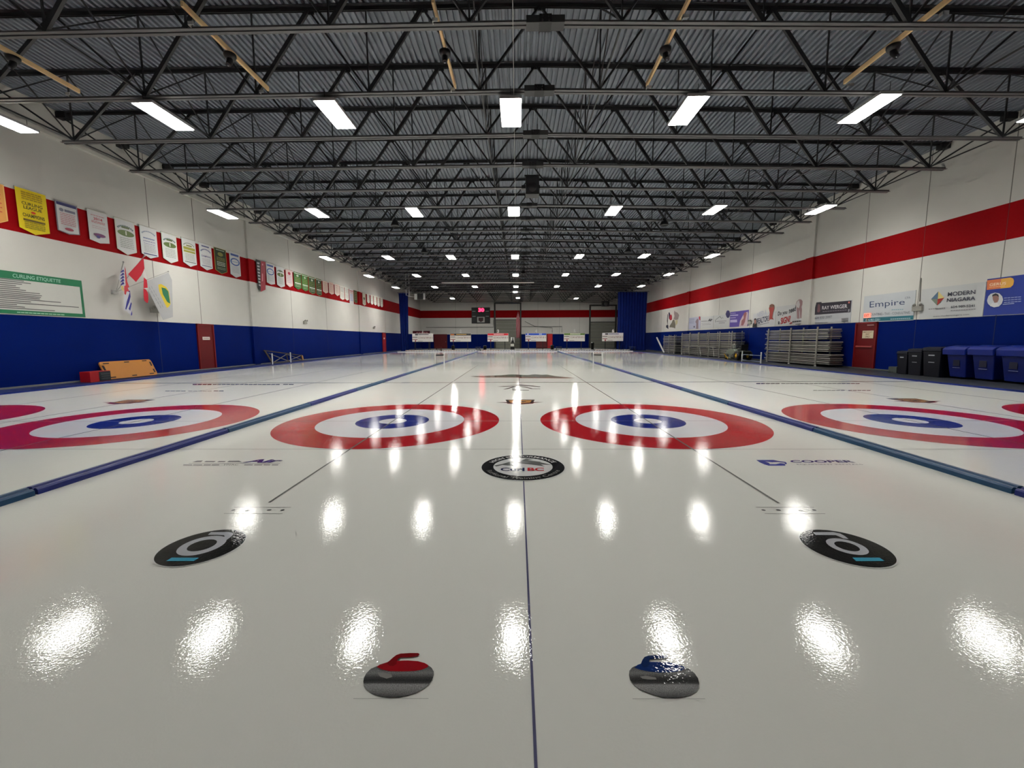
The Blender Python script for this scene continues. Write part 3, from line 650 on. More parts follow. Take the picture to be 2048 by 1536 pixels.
# championship banners on the left wall
def banner(lab, TL, TR, BR_, TP, BL, base, style, far=False):
    P = [WL(*p) for p in (TL, TR, BR_, TP, BL)]
    # a cloth hangs plumb: keep its sides vertical in the room
    yl = P[0].y; yr = P[1].y; zt_ = (P[0].z + P[1].z) / 2; zb_ = (P[2].z + P[4].z) / 2
    zt_ = min(zt_, 6.05); tip = min(P[3].z, zb_ - .03)
    f = Flat('hanging_banner', lab, 'banner', WL, NL, base=.05, at=(XL, (yl + yr) / 2, tip), group='pennant banners along the red band of the left wall')
    W = lambda u, z: Vector((XL, yl + (yr - yl) * u, z))
    f.q = [W(0, zb_), W(1, zb_), W(1, zt_), W(0, zt_)]
    rod = MB().tube([W(-.015, zt_ + .01) + NL * .05, W(1.015, zt_ + .01) + NL * .05], .014, 6); rod.build('hanging_rod', mat((190, 186, 175), .5), f.root)
    tu = (P[3].y - yl) / (yr - yl); tu = .5
    rnd = random.Random(int(yl * 100)); NS = 8
    def cloth(u0, u1, zt1, zb1, tp, off, m, nm):      # slightly rippled cloth
        vs = []; fs = []
        for i in range(NS + 1):
            u = u0 + (u1 - u0) * i / NS; rip = .012 * math.sin(i * 1.3 + yl)
            zz = zb1 + (tp - zb1) * (1 - abs(u - .5) / .5)
            vs += [W(u, zt1) + NL * off, W(u, zz) + NL * (off + 0)]
        for i in range(NS): fs.append((2 * i, 2 * i + 1, 2 * i + 3, 2 * i + 2))
        return MB().add(vs, fs).build(nm, m, f.root)
    bg = base[0]; edge = base[1] if len(base) > 1 else None
    if edge: cloth(0, 1, zt_, zb_, tip, .046, mat(edge, .8), 'border'); cloth(.05, .95, zt_ - .02, zb_ + .02, tip + .03, .050, mat(bg, .8), 'cloth')
    else: cloth(0, 1, zt_, zb_, tip, .050, mat(bg, .8), 'cloth')
    f.d = .054
    for it in style:
        k = it[0]
        if k == 'b': f.uvq('stripe', *it[1:5], it[5])
        elif k == 't': f.tuv(it[1], *it[2:6], it[6], bold=.02)
        elif k == 'r': f.bars('lettering', [(.16, .84, v, it[4]) for v in [it[1] + (it[2] - it[1]) * j / max(1, it[3] - 1) for j in range(it[3])]], it[5])
        elif k == 'e':      # ellipse emblem
            w = yr - yl; h = zt_ - zb_
            f.put('emblem', [W(0, 0) + Vector((0, w * (it[1] + it[3] * math.cos(a)), zb_ + h * (it[2] + it[4] * math.sin(a)))) for a in [2 * math.pi * j / 24 for j in range(24)]], it[5])
        elif k == 'a':      # arched line of print
            w = yr - yl; h = zt_ - zb_; pol = []
            for j in range(9):
                if j % 3 == 2 and it[5]: continue
                qd = []
                for a, r_ in ((j, 0), (j + .85, 0), (j + .85, 1), (j, 1)):
                    t = math.radians(150 - 120 * a / 9); rr = it[3] + r_ * it[4]
                    qd.append(W(0, 0) + Vector((0, w * (.5 + rr * math.cos(t)), zb_ + h * (it[1] + it[2] * math.sin(t) + r_ * it[4] * .6))))
                pol.append(qd)
            f.multi('lettering', pol, it[6])
    return f
WHT, CRM, GRN, DGN, NVY, GRY, REDC = (205, 205, 205), (206, 204, 196), (70, 92, 40), (40, 52, 36), (44, 52, 120), (130, 132, 136), (170, 60, 66)
sg = [('a', .58, .2, .42, .07, 0, (90, 110, 110)), ('b', .3, .72, .7, .78, (90, 100, 60)), ('e', .5, .56, .42, .10, (86, 104, 50)), ('b', .47, .5, .53, .64, (215, 215, 205)), ('r', .08, .38, 6, .018, (130, 140, 130))]
sb = [('a', .62, .2, .42, .06, 0, (130, 140, 160)), ('r', .56, .58, 2, .025, (120, 130, 160)), ('t', 'JUNIOR BOYS', .14, .44, .86, .5, (80, 84, 140)), ('r', .38, .4, 1, .02, (130, 130, 160)), ('r', .1, .32, 5, .018, (150, 150, 155)), ('b', .1, .0, .9, .035, (60, 66, 110))]
sy = [('a', .6, .22, .42, .05, 0, (120, 130, 120)), ('b', .3, .7, .7, .75, (120, 120, 50)), ('b', .08, .55, .92, .66, (150, 148, 60)), ('b', .08, .44, .92, .52, (150, 148, 60)), ('r', .12, .36, 5, .018, (140, 150, 140)), ('b', .1, .03, .9, .055, (60, 80, 60))]
sc = [('b', .2, .86, .8, .91, (80, 84, 130)), ('a', .52, .22, .42, .07, 0, (100, 102, 140)), ('t', 'CHAMPIONS', .12, .42, .88, .5, (84, 80, 130)), ('r', .12, .34, 5, .018, (150, 150, 160)), ('b', .1, .03, .9, .055, (60, 66, 110))]
dgs = [('e', .5, .74, .22, .09, (120, 116, 50)), ('b', .16, .9, .84, .94, (150, 160, 140)), ('r', .44, .56, 3, .03, (120, 118, 60)), ('r', .22, .36, 3, .028, (190, 195, 180)), ('r', .06, .12, 2, .02, (140, 150, 130))]
brs = [('b', .12, .84, .88, .93, (60, 84, 150)), ('e', .5, .58, .44, .17, (60, 92, 160)), ('e', .5, .58, .34, .12, (205, 206, 208)), ('r', .56, .6, 1, .03, (130, 150, 180)), ('r', .1, .34, 5, .018, (150, 160, 170))]
pns = [('r', .8, .84, 1, .04, (180, 120, 110)), ('r', .12, .68, 8, .03, (180, 150, 140))]
wns = [('r', .5, .8, 4, .04, (150, 140, 140)), ('r', .1, .36, 4, .03, (160, 160, 160))]
lgs = [('b', .06, .9, .94, .95, (200, 205, 195)), ('e', .5, .78, .16, .07, (190, 195, 180)), ('r', .4, .62, 3, .03, (150, 150, 60)), ('b', .08, .24, .92, .32, (205, 210, 200)), ('r', .06, .16, 2, .03, (170, 180, 150))]
BAN = [
 ('orange pennant banner cut by the left picture edge', (-60, 352), (4, 369), (12.7, 441.4), (-15, 449), (-50, 428), [(214, 150, 78), (226, 176, 104)], [('r', .2, .8, 6, .03, (190, 80, 50))]),
 ('yellow pennant banner with curved curling league print', (25.4, 372.9), (87.6, 390), (94.6, 466.2), (64.7, 469.3), (35.5, 454.7), [(222, 194, 24)],
   [('t', 'CURLING', .16, .60, .84, .68, (90, 88, 20)), ('t', 'LEAGUE', .2, .50, .8, .58, (90, 88, 20)), ('e', .5, .44, .08, .03, (200, 60, 20)), ('t', 'CHAMPIONS', .14, .30, .86, .39, (90, 88, 20)), ('b', .14, .2, .86, .25, (110, 90, 20)), ('r', .74, .9, 4, .03, (170, 140, 20)), ('r', .02, .16, 4, .02, (150, 140, 20))]),
 ('white pennant banner with a navy header', (105.4, 399.5), (151, 411.6), (156.8, 470), (136.5, 469.3), (109.4, 459.2), [WHT, (120, 120, 130)], [('b', .06, .87, .94, .97, (34, 34, 90)), ('e', .25, .72, .1, .06, (120, 120, 136)), ('b', .38, .68, .86, .76, (110, 110, 130)), ('r', .24, .6, 7, .02, (190, 110, 120)), ('e', .5, .1, .2, .05, (150, 60, 80))]),
 ('white pennant banner reading 2014', (170.1, 416.6), (210.7, 430), (215.6, 487.5), (196.1, 486.5), (175.8, 477.6), [WHT], [('r', .84, .86, 1, .02, (190, 110, 120)), ('t', '2014', .28, .7, .72, .79, (176, 50, 66)), ('r', .6, .64, 2, .02, (190, 110, 120)), ('r', .42, .48, 2, .015, (190, 150, 160)), ('e', .5, .2, .3, .06, (110, 50, 100)), ('e', .42, .14, .1, .05, (60, 50, 120))]),
 ('white pennant banner with a green emblem, fifth from the left', (225.5, 433.5), (265.8, 446.5), (269, 505), (252.1, 510), (231.6, 496.4), [WHT, (206, 206, 190)], sg),
 ('white pennant banner with grey-blue print, sixth from the left', (275.4, 448.5), (309.6, 460.2), (315, 513.2), (298.6, 516.9), (282.9, 507.3), [WHT], sb),
 ('white pennant banner with a green emblem, seventh from the left', (319.5, 462.2), (349.9, 473.1), (354.4, 521.7), (340.3, 526.5), (324.6, 516.2), [WHT, (206, 206, 190)], sg),
 ('white pennant banner with olive yellow stripes', (360.1, 474.5), (387.9, 482.7), (390.9, 529.2), (377.2, 533.3), (363.6, 523.7), [WHT], sy),
 ('white pennant banner with purple CHAMPIONS print', (395, 484.8), (419.9, 490.9), (422.4, 536.7), (411.4, 540.6), (398.8, 531.9), [WHT], sc),
 ('dark green pennant banner with gold edge, between two white banners', (425.1, 493.7), (449.7, 500.5), (451.8, 543.6), (441.5, 548.3), (428.5, 539.5), [DGN, (140, 120, 50)], dgs),
 ('white pennant banner with a blue oval, left of the wall pilaster', (455.9, 501.9), (477, 508.7), (477.3, 550.4), (469.5, 555.2), (457.9, 548.3), [WHT], brs),
 ('white pennant banner with a blue oval, right of the wall pilaster', (529.6, 524.6), (546.1, 529.4), (546.3, 567), (542, 569.7), (531, 565), [WHT], brs),
 ('white pennant banner with a green emblem, beyond the wall pilaster', (550.2, 530.8), (565.9, 535.5), (566.2, 572.5), (558.4, 574.5), (552.6, 569), [WHT], sg),
 ('white pennant banner with a red badge, before the green banners', (569.3, 536.9), (583, 542.4), (581.9, 571.1), (577.5, 574.5), (572.7, 568.4), [(214, 190, 186), (206, 150, 150)], [('e', .5, .76, .2, .1, (170, 50, 70)), ('r', .15, .58, 5, .03, (140, 140, 170))]),
 ('first of four green pennant banners in a row', (585.7, 542.7), (600, 547.2), (599.4, 575.2), (595.3, 579.3), (587.8, 574.5), [(64, 104, 56), (80, 120, 60)], lgs),
 ('second of four green pennant banners in a row', (601.4, 547.2), (613.7, 551.3), (613.7, 580), (610.3, 582.7), (602.8, 577.9), [(76, 120, 62), (90, 130, 60)], lgs),
 ('third of four green pennant banners in a row', (615.5, 552), (628.1, 555.4), (628.4, 586.1), (625.4, 588.2), (617.2, 583.4), [(60, 84, 50), (150, 150, 90)], lgs),
 ('fourth of four green pennant banners in a row', (630.1, 556), (641.1, 559.5), (641.1, 589.6), (638.3, 591.6), (631.5, 587.5), [(48, 70, 48), (150, 150, 90)], lgs),
 ('short pinkish pennant banner, first after the green banners', (643.8, 560.8), (654, 563.6), (652.7, 583.4), (649.3, 586.4), (645, 583.4), [(220, 190, 176), (215, 210, 200)], pns),
 ('short pinkish pennant banner, second after the green banners', (656.1, 562.8), (665.7, 566), (664.7, 586.8), (662.3, 589.1), (657, 585.5), [(220, 186, 172), (215, 210, 200)], pns),
 ('short pinkish pennant banner, third after the green banners', (667.7, 566.3), (677.3, 569.7), (676.6, 588.9), (673.2, 591.9), (668.8, 587.5), [(220, 196, 186), (215, 210, 200)], pns),
 ('long white pennant banner, fourth after the green banners', (678, 569), (686.9, 572.5), (686.5, 597.8), (683.5, 599.8), (679, 596.4), [(206, 200, 192)], wns),
 ('long white pennant banner, fifth after the green banners', (688, 572.5), (695.8, 575.9), (695.8, 599), (693, 601.2), (689.3, 597.8), [(212, 208, 200)], wns),
 ('low-hanging white pennant banner with red and blue print', (697.1, 576.6), (705.3, 580), (705.3, 608), (701.9, 611), (698.5, 606.6), [(214, 206, 206)], [('b', .1, .84, .9, .9, (190, 80, 90)), ('r', .7, .76, 2, .03, (190, 90, 100)), ('r', .2, .6, 5, .04, (130, 130, 190))]),
 ('dark olive pennant banner just before the far pilaster', (706.4, 580), (712.9, 582), (713.5, 604.6), (711.2, 606.6), (707.7, 603.2), [(64, 66, 36), (120, 110, 60)], [('r', .2, .8, 5, .04, (130, 120, 70))]),
 ('white pennant banner with an olive emblem, just past the far pilaster', (723.5, 584.1), (729.9, 586.8), (729.9, 609.4), (727.2, 611), (724.9, 608), [(206, 200, 180)], [('e', .5, .5, .3, .12, (90, 96, 60)), ('r', .1, .3, 3, .04, (150, 150, 140))])]
for x0, x1, y0, b, wh in ((732.7, 737.8, 586.5, 605.7, 'sixth from the far end'), (740, 745, 588.5, 608.4, 'fourth from the far end'), (746.4, 751.8, 590, 609.8, 'third from the far end'), (753.2, 758, 591.8, 612.5, 'second from the far end'), (759.4, 764.5, 594, 613.6, 'last before the blue curtain')):
    BAN.append(('narrow white pennant banner, ' + wh.replace('sixth', 'fifth'), (x0, y0), (x1, y0 + 1.5), (x1, b - 1), ((x0 + x1) / 2, b + 1), (x0, b - 2.5), [(222, 216, 204)], [('r', .3, .7, 3, .04, (170, 170, 165))]))
for b in BAN: banner(*b[:6], b[6], b[7])
# the long dark banner standing out from the pilaster
f = Flat('hanging_banner', 'long black and red banner hanging below the red band beside the pilaster', 'banner', WL, NL, base=.06, at=(XL, 25, 4.4), group='pennant banners along the red band of the left wall')
f.px('black_half', [(509.1, 517.8), (519.4, 521.9), (519.4, 583.4), (514.6, 576.6)], (26, 22, 26))
f.px('red_half', [(519.4, 521.9), (529, 524), (529, 579.3), (519.4, 583.4)], (150, 22, 44))
f.multi('lettering', [[WL(511.4 + i * .55, 524 + i * 6.3), WL(516.6 + i * .35, 525.4 + i * 6.3), WL(516.6 + i * .35, 528.6 + i * 6.3), WL(511.6 + i * .55, 527.4 + i * 6.3)] for i in range(8)], (170, 165, 170))
f.multi('emblem', [[WL(521.5, 527), WL(524, 527.6), WL(524, 531), WL(521.5, 530.6)], [WL(521.6, 547), WL(523.6, 547.4), WL(523.6, 563), WL(521.6, 562.6)]], (200, 120, 130))

# flags on wall poles
FL = on(0, XL + .55)
def flagpole(lab, tip, flagbits, at):
    t = thing('wall_flag', lab, 'flag', at)
    a = WL(228, 584) + NL * .08; b = FL(*tip)
    MB().tube([a, b], .012, 8).build('flagpole', mat((176, 176, 172), .35, .5), t)
    MB().lathe([(0, -.03), (.026, -.02), (.03, 0), (.026, .02), (0, .03)], b, 12).build('finial', mat((190, 190, 186), .4, .5), t)
    r = t; d = 0
    return t
def cloth_px(parent, name, polys, col, P=FL, lift=0):
    mb = MB()
    for pl in polys: mb.poly([P(*p) + NL * lift for p in pl])
    return mb.build(name, mat(col, .8, noise=.04), parent)
s1 = lambda pts: [(a / 5.689, 530 + b / 5.689) for a, b in pts]
t = flagpole('striped white, blue and red flag hanging on the left wall, leftmost of three', (247, 524), None, tuple(WL(240, 590)))
cloth_px(t, 'cloth', [s1([(1412, 0), (1360, 105), (1350, 160), (1400, 240), (1412, 250), (1408, 515), (1440, 522), (1490, 580), (1505, 560), (1490, 400), (1475, 300), (1450, 200), (1430, 60)])], (200, 200, 206))
cloth_px(t, 'blue_waves', [s1([(1400 - i * 0, 50 + i * 34), (1372, 78 + i * 36), (1368, 90 + i * 36), (1415, 72 + i * 36)]) for i in range(5)] + [s1([(1450, 300), (1475, 310), (1440, 420), (1425, 500), (1435, 510), (1470, 420), (1485, 360), (1478, 290)]), s1([(1462, 500), (1490, 420), (1498, 440), (1480, 520)]), s1([(1488, 560), (1500, 520), (1504, 560), (1494, 580)])], (52, 50, 130), lift=.004)
cloth_px(t, 'red_cross', [s1([(1416, 10), (1428, 50), (1446, 190), (1470, 250), (1452, 262), (1470, 300), (1440, 300), (1430, 340), (1414, 330), (1412, 240), (1428, 230), (1420, 100)])], (190, 60, 66), lift=.006)
cloth_px(t, 'yellow_patch', [s1([(1380, 235), (1404, 240), (1412, 300), (1385, 280)])], (226, 200, 120), lift=-.006)
t = flagpole('red and white maple leaf flag hanging on the left wall, middle of three', (289, 511.5), None, tuple(WL(270, 590)))
s2 = lambda pts: [(220 + a / 7.314, 400 + b / 7.314) for a, b in pts]
cloth_px(t, 'red_bar', [s2([(490, 835), (505, 1005), (460, 1100), (380, 1200), (265, 1085), (380, 960), (470, 860)]), s2([(495, 1130), (540, 1170), (552, 1285), (490, 1290)]), s2([(488, 1290), (530, 1310), (550, 1350), (560, 1390), (562, 1460), (555, 1500), (545, 1510), (500, 1470), (492, 1400)])], (186, 18, 42))
cloth_px(t, 'white_panel', [s2([(500, 1000), (535, 1120), (540, 1170), (495, 1135), (480, 1085)]), s2([(490, 1290), (552, 1283), (548, 1350), (525, 1310)])], (214, 208, 206))
t = flagpole('white flag with a green and yellow emblem on the left wall, rightmost of three', (337, 543), None, tuple(WL(300, 600)))
cloth_px(t, 'cloth', [[(293, 562), (337, 545), (344, 560), (346, 634), (326, 640), (300, 588)]], (172, 172, 174))
s3 = s1
cloth_px(t, 'emblem', [s3([(1800, 225), (1830, 215), (1890, 250), (1920, 300), (1940, 440), (1925, 470), (1900, 490), (1850, 390), (1810, 300)])], (206, 180, 50), lift=.004)
cloth_px(t, 'green_field', [s3([(1835, 255), (1880, 265), (1912, 300), (1935, 440), (1900, 420), (1850, 330)])], (40, 110, 76), lift=.008)
cloth_px(t, 'lettering', [s3([(1690 + i * 24, 250 + i * 42), (1700 + i * 24, 248 + i * 42), (1714 + i * 24, 280 + i * 42), (1704 + i * 24, 282 + i * 42)]) for i in range(6)] + [s3([(1716 + i * 24, 240 + i * 42), (1724 + i * 24, 240 + i * 42), (1738 + i * 24, 270 + i * 42), (1730 + i * 24, 272 + i * 42)]) for i in range(6)], (150, 152, 156), lift=.006)
o = MB().prism([WL(*p) for p in ((222, 580), (233, 581), (233, 589), (222, 588))], NL * .08).build('flag_bracket', mat((180, 180, 176), .5), fix=True, loc=tuple(WL(228, 585)))
tag(o, 'small pale wall bracket holding the three flagpoles', 'bracket')

def emergency(x, y, sgn, lab, name='emergency_light'):
    P = (WL if sgn > 0 else WR)(x, y); n = NL if sgn > 0 else NR
    t = thing(name, lab, 'light', tuple(P + Vector((0, 0, -.12))), 'battery emergency lights on the side walls')
    a, b = sorted((P.x, P.x + n.x * .1))
    MB().box(a, b, P.y - .2, P.y + .2, P.z - .1, P.z + .1).build('battery_case', mat((150, 148, 140), .6), t, bevel=.01)
    for s in (-.13, .13):
        MB().lathe([(0, -.02), (.03, -.02), (.065, .04), (.06, .045), (0, .03)], (P.x + n.x * .11, P.y + s, P.z + .13), 14, 'x').build('lamp_head', mat((120, 118, 112), .3, .3), t)
emergency(308, 621, 1, 'grey emergency light box on the left wall under the flags')
emergency(609, 645, 1, 'grey emergency light box on the left wall past the pilaster')
emergency(747, 656, 1, 'small grey emergency light box on the left wall near the far door')
emergency(1838, 617, -1, 'grey emergency light box on the right wall between two big signs')
emergency(1501, 645, -1, 'grey emergency light box on the right wall beside the purple sign')
# conduit beside that box
tag(MB().tube([WR(1843, 556) + NR * .014, WR(1840, 603) + NR * .014], .014, 6).build('conduit', GAP, loc=tuple(WR(1838, 612))), 'thin conduit dropping to the emergency light on the right wall', 'pipe')

# orange board, red toolbox, folded frame on the left walkway
def slat(mb, ys, zs): pass
def P3(y, z, lean=.0): return Vector((XL + .12 + (.62 - z) * .28 * 0 + (0.30 - .42 * z), y, z))
t = thing('rescue_board', 'orange plastic board with dark hand slots leaning on the left wall', 'board', (XL + .3, 15.45, 0))
OR = mat((176, 112, 34), .5, noise=.06)
def rr(y0, y1, z0, z1, r, n=5):
    pts = []
    for cy, cz, a0 in ((y1 - r, z1 - r, 0), (y0 + r, z1 - r, 90), (y0 + r, z0 + r, 180), (y1 - r, z0 + r, 270)):
        for i in range(n + 1):
            a = math.radians(a0 + 90 * i / n); pts.append((cy + r * math.cos(a), cz + r * math.sin(a)))
    return pts
MB().prism([P3(*p) for p in rr(14.38, 16.45, .02, .64, .09)], (.04, 0, .01)).build('panel', OR, t, fix=True)
for (y0, y1, z0, z1) in [(14.5, 14.72, .555, .59), (15.3, 15.5, .565, .6), (16.05, 16.25, .575, .61), (14.5, 14.72, .06, .095), (15.35, 15.55, .06, .095), (16.1, 16.3, .07, .105), (14.42, 14.5, .3, .5), (16.33, 16.4, .12, .26), (16.33, 16.4, .38, .54)]:
    MB().poly([P3(*p) + Vector((.046, 0, .012)) for p in ((y0, z0), (y1, z0), (y1, z1), (y0, z1))]).build('hand_slot', mat((26, 18, 22), .8), t)
t = thing('tool_box', 'red and black box on the left walkway beside the orange board', 'box', (-14.45, 13.95, 0))
MB().box(-14.72, -14.36, 13.62, 14.32, 0, .36).build('case', mat((170, 12, 18), .5), t, bevel=.012)
MB().box(-14.362, -14.35, 13.92, 14.31, .02, .34).build('dark_front', mat((34, 36, 42), .6), t)
for z in (.07, .15, .23): MB().box(-14.352, -14.33, 13.96, 14.28, z, z + .045).build('drawer_front', mat((54, 60, 64), .4), t)
t = thing('folded_frame', 'dark wooden folded frame lying against the left wall behind two white posts', 'frame', (-14.75, 26, 0))
DW = mat((66, 52, 40), .7, noise=.2)
fa = lambda y, z: Vector((-14.78 + .05 * (z < .1), y, z))
for a, b, w_ in (((23.9, .80), (28.0, .36), .05), ((24.5, .02), (28.3, .02), .05), ((24.0, .78), (24.6, .03), .09), ((28.0, .38), (28.1, .02), .12), ((26.2, .55), (26.3, .03), .05)):
    MB().beam(fa(*a), fa(*b), .05, w_).build('rail', DW, t)
for a, b in (((24.6, .05), (26.2, .5)), ((24.3, .62), (26.2, .08)), ((26.3, .08), (27.9, .34)), ((26.3, .48), (27.9, .06))):
    MB().beam(fa(*a) + Vector((.04, 0, 0)), fa(*b) + Vector((.04, 0, 0)), .03, .035).build('cross_slat', mat((120, 116, 104), .6), t)
MB().prism([fa(27.95, .36) + Vector((.06, 0, 0)), fa(28.12, .34) + Vector((.06, 0, 0)), fa(28.12, .03) + Vector((.06, 0, 0)), fa(27.95, .03) + Vector((.06, 0, 0))], (.02, 0, 0)).build('end_board', mat((150, 110, 60), .6), t, fix=True)

# white post stands
WP = mat((214, 214, 212), .45)
def posts(lab, a, b, h, bars):
    t = thing('post_stand', lab, 'posts', ((a[0] + b[0]) / 2, (a[1] + b[1]) / 2, a[2] if len(a) > 2 else 0), 'pairs of white posts across the middle of the ice')
    z0 = a[2] if len(a) > 2 else 0
    for p, c in ((a, WP), (b, WP if len(bars) != 9 else mat((90, 92, 96), .5))):
        MB().tube([(p[0], p[1], z0), (p[0], p[1], z0 + h)], .032, 12).build('post', c, t)
        MB().lathe([(0, z0 + h + .03), (.034, z0 + h + .02), (.036, z0 + h), (0, z0 + h)], (p[0], p[1], 0), 12).build('cap', WP, t)
    for z, m, w_ in bars: MB().beam((a[0], a[1], z), (b[0], b[1], z), .02, w_).build('cross_bar', m, t)
CL = mat((150, 165, 185), .3)
posts('pair of white posts at the left ice edge before the folded frame', (-13.95, 23.3, 0), (-13.95, 25.2, 0), .62, [])
posts('pair of white posts joined by two pale rails at the right ice edge', (13.55, 25.3, 0), (13.55, 23.35, 0), .6, [(.43, CL, .03), (.1, CL, .03)])
posts('white post stand with a black strap on the left divider line', (-4.72, 23.45, .0), (-4.3, 23.9, .0), .62, [(.5, BLK, .06)])
posts('white post stand with a black strap on the right divider line', (4.25, 23.6, .0), (4.68, 23.3, .0), .62, [(.5, BLK, .06)])
#RIGHT
# ================================================================== RIGHT WALL SIGNS
def rsign(lab, corners, base, at=None, thick=.02):
    """corners in the photograph: bottom-left, bottom-right, top-right, top-left"""
    P = [WR(*p) for p in corners]
    yl = (P[0].y + P[3].y) / 2; yr = (P[1].y + P[2].y) / 2; z0 = (P[0].z + P[1].z) / 2; z1 = (P[2].z + P[3].z) / 2
    q = [Vector((XR, yl, z0)), Vector((XR, yr, z0)), Vector((XR, yr, z1)), Vector((XR, yl, z1))]
    f = Flat('wall_sign', lab, 'sign', WR, NR, base=.0205, at=(XR, (yl + yr) / 2, z0), group='sponsor signs along the right wall'); f.q = q
    f.uvq('panel', 0, 0, 1, 1, base, thick=thick); return f
PX = lambda x0, y0, s: (lambda pts: [(x0 + a / s, y0 + b / s) for a, b in pts])
k5 = PX(1700, 540, 5.885)
f = rsign('large blue sponsor sign with an orange tab at the right picture edge', ((1968, 632), (2100, 624), (2105, 540), (1975, 560)), (20, 48, 140))
f.px('orange_tab', k5([(1622, 122), (1900, 88), (1930, 100), (1940, 130), (1930, 175), (1900, 205), (1618, 235)]), (216, 120, 70))
f.px('yellow_end', k5([(1790, 102), (1900, 88), (1930, 100), (1940, 130), (1930, 175), (1900, 205), (1780, 218)]), (224, 168, 70))
f.text('GERUS', k5([(1650, 190), (1848, 172), (1850, 138), (1655, 158)]), (240, 214, 180), bold=.02)
f.multi('lettering', [[WR(*p) for p in k5([(a, b), (a + 34, b - 3), (a + 34, b - 9), (a, b - 6)])] for a, b in ((1650, 206), (1688, 203), (1726, 199), (1764, 196), (1800, 193))], (240, 200, 150))
f.px('portrait_disc', k5([(1625, 360), (1640, 310), (1670, 280), (1720, 266), (1770, 275), (1805, 310), (1815, 350), (1800, 395), (1765, 430), (1710, 440), (1665, 425), (1635, 395)]), (196, 200, 206))
f.px('portrait_head', k5([(1690, 300), (1730, 278), (1764, 300), (1766, 345), (1750, 380), (1715, 386), (1695, 350)]), (150, 110, 100))
f.px('portrait_hair', k5([(1688, 312), (1692, 290), (1728, 274), (1762, 288), (1768, 318), (1740, 300), (1705, 305)]), (40, 34, 36))
f.px('portrait_shirt', k5([(1662, 420), (1690, 385), (1720, 392), (1750, 382), (1772, 424), (1710, 440)]), (214, 214, 216))
f.multi('lettering', [[WR(*p) for p in k5([(a, b), (a + 36, b - 3), (a + 36, b - 12), (a, b - 9)])] for r_ in (0, 1, 2) for a, b in ((1828, 336 + 26 * r_), (1870, 333 + 26 * r_), (1912, 330 + 26 * r_), (1954, 326 + 26 * r_), (1996, 323 + 26 * r_))] + [[WR(*p) for p in k5([(1815, 410), (1950, 398), (1950, 388), (1815, 400)])]], (150, 162, 206))
f = rsign('white MODERN NIAGARA sign with a coloured diamond on the right wall', ((1828, 640), (1968, 632.5), (1972, 562), (1856, 579)), (188, 190, 190))
f.px('diamond', k5([(962, 342), (1048, 250), (1042, 340)]), (76, 104, 130))
f.px('diamond', k5([(1048, 250), (1120, 328), (1042, 340)]), (206, 190, 120))
f.px('diamond', k5([(962, 342), (1042, 340), (1035, 418)]), (110, 122, 106))
f.px('diamond', k5([(1120, 328), (1035, 418), (1042, 340)]), (160, 40, 34))
f.text('MODERN', k5([(1160, 312), (1488, 282), (1488, 232), (1165, 262)]), (40, 42, 62), bold=.012)
f.text('NIAGARA', k5([(1150, 378), (1488, 354), (1490, 308), (1155, 334)]), (40, 42, 62), bold=.012)
f.text('604-989-5241', k5([(1200, 450), (1482, 434), (1482, 404), (1200, 422)]), (66, 68, 76), bold=.015)
f.text('www.modernniagara.com', k5([(990, 558), (1418, 534), (1418, 514), (990, 538)]), (80, 80, 88), bold=.015)
f.multi('lettering', [[WR(*p) for p in k5([(940 + i * 25, 466 - i * 1.8), (960 + i * 25, 465 - i * 1.8), (960 + i * 25, 455 - i * 1.8), (940 + i * 25, 456 - i * 1.8)])] for i in range(8)] + [[WR(*p) for p in k5([(1200 + i * 30, 482 - i * 1.9), (1225 + i * 30, 480 - i * 1.9), (1225 + i * 30, 472 - i * 1.9), (1200 + i * 30, 474 - i * 1.9)])] for i in range(10)], (130, 128, 132))
f = rsign('white Empire sign with a teal stripe above the red door', ((1726, 645), (1828, 640.5), (1832, 582.5), (1729, 591)), (184, 188, 192))
f.px('teal_stripe', k5([(162, 608), (748, 584), (755, 534), (165, 566)]), (28, 106, 120))
f.text('Empire', k5([(238, 466), (652, 428), (652, 340), (240, 372)]), (44, 62, 100), bold=-.004)
f.text('CPA', k5([(655, 344), (720, 336), (720, 310), (655, 318)]), (120, 124, 136))
f.text('ACCOUNTING - TAX - CONSULTING', k5([(192, 542), (716, 514), (716, 486), (192, 514)]), (110, 114, 120))
f.text('604-461-2201', k5([(194, 602), (362, 594), (362, 568), (194, 576)]), (170, 200, 206), bold=.02)
f.multi('lettering', [[WR(*p) for p in k5([(486 + i * 24, 586 - i), (506 + i * 24, 585 - i), (506 + i * 24, 570 - i), (486 + i * 24, 571 - i)])] for i in range(10)] + [[WR(*p) for p in k5([(500 + i * 24, 474 - i), (518 + i * 24, 473 - i), (518 + i * 24, 462 - i), (500 + i * 24, 463 - i)])] for i in range(6)], (140, 170, 180))
k6 = PX(1480, 580, 8.533)
f = rsign('white RAY WERGER sign with a black header on the right wall', ((1630, 648), (1702, 645), (1704, 600), (1634, 608)), (186, 188, 192))
f.px('black_header', k6([(1282, 425), (1895, 380), (1912, 178), (1405, 222), (1395, 205), (1312, 212), (1288, 300)]), (34, 26, 42))
f.px('portrait', k6([(1325, 370), (1335, 260), (1350, 235), (1375, 255), (1378, 360), (1350, 385)]), (110, 70, 74))
f.text('RAY WERGER', k6([(1410, 336), (1842, 306), (1842, 240), (1412, 275)]), (220, 218, 220), bold=.012)
f.multi('lettering', [[WR(*p) for p in k6([(1420 + i * 42, 374 - i * 3), (1454 + i * 42, 372 - i * 3), (1454 + i * 42, 362 - i * 3), (1420 + i * 42, 364 - i * 3)])] for i in range(10)], (130, 124, 134))
f.px('badge', k6([(1860, 228), (1885, 226), (1887, 196), (1862, 198)]), (214, 120, 110))
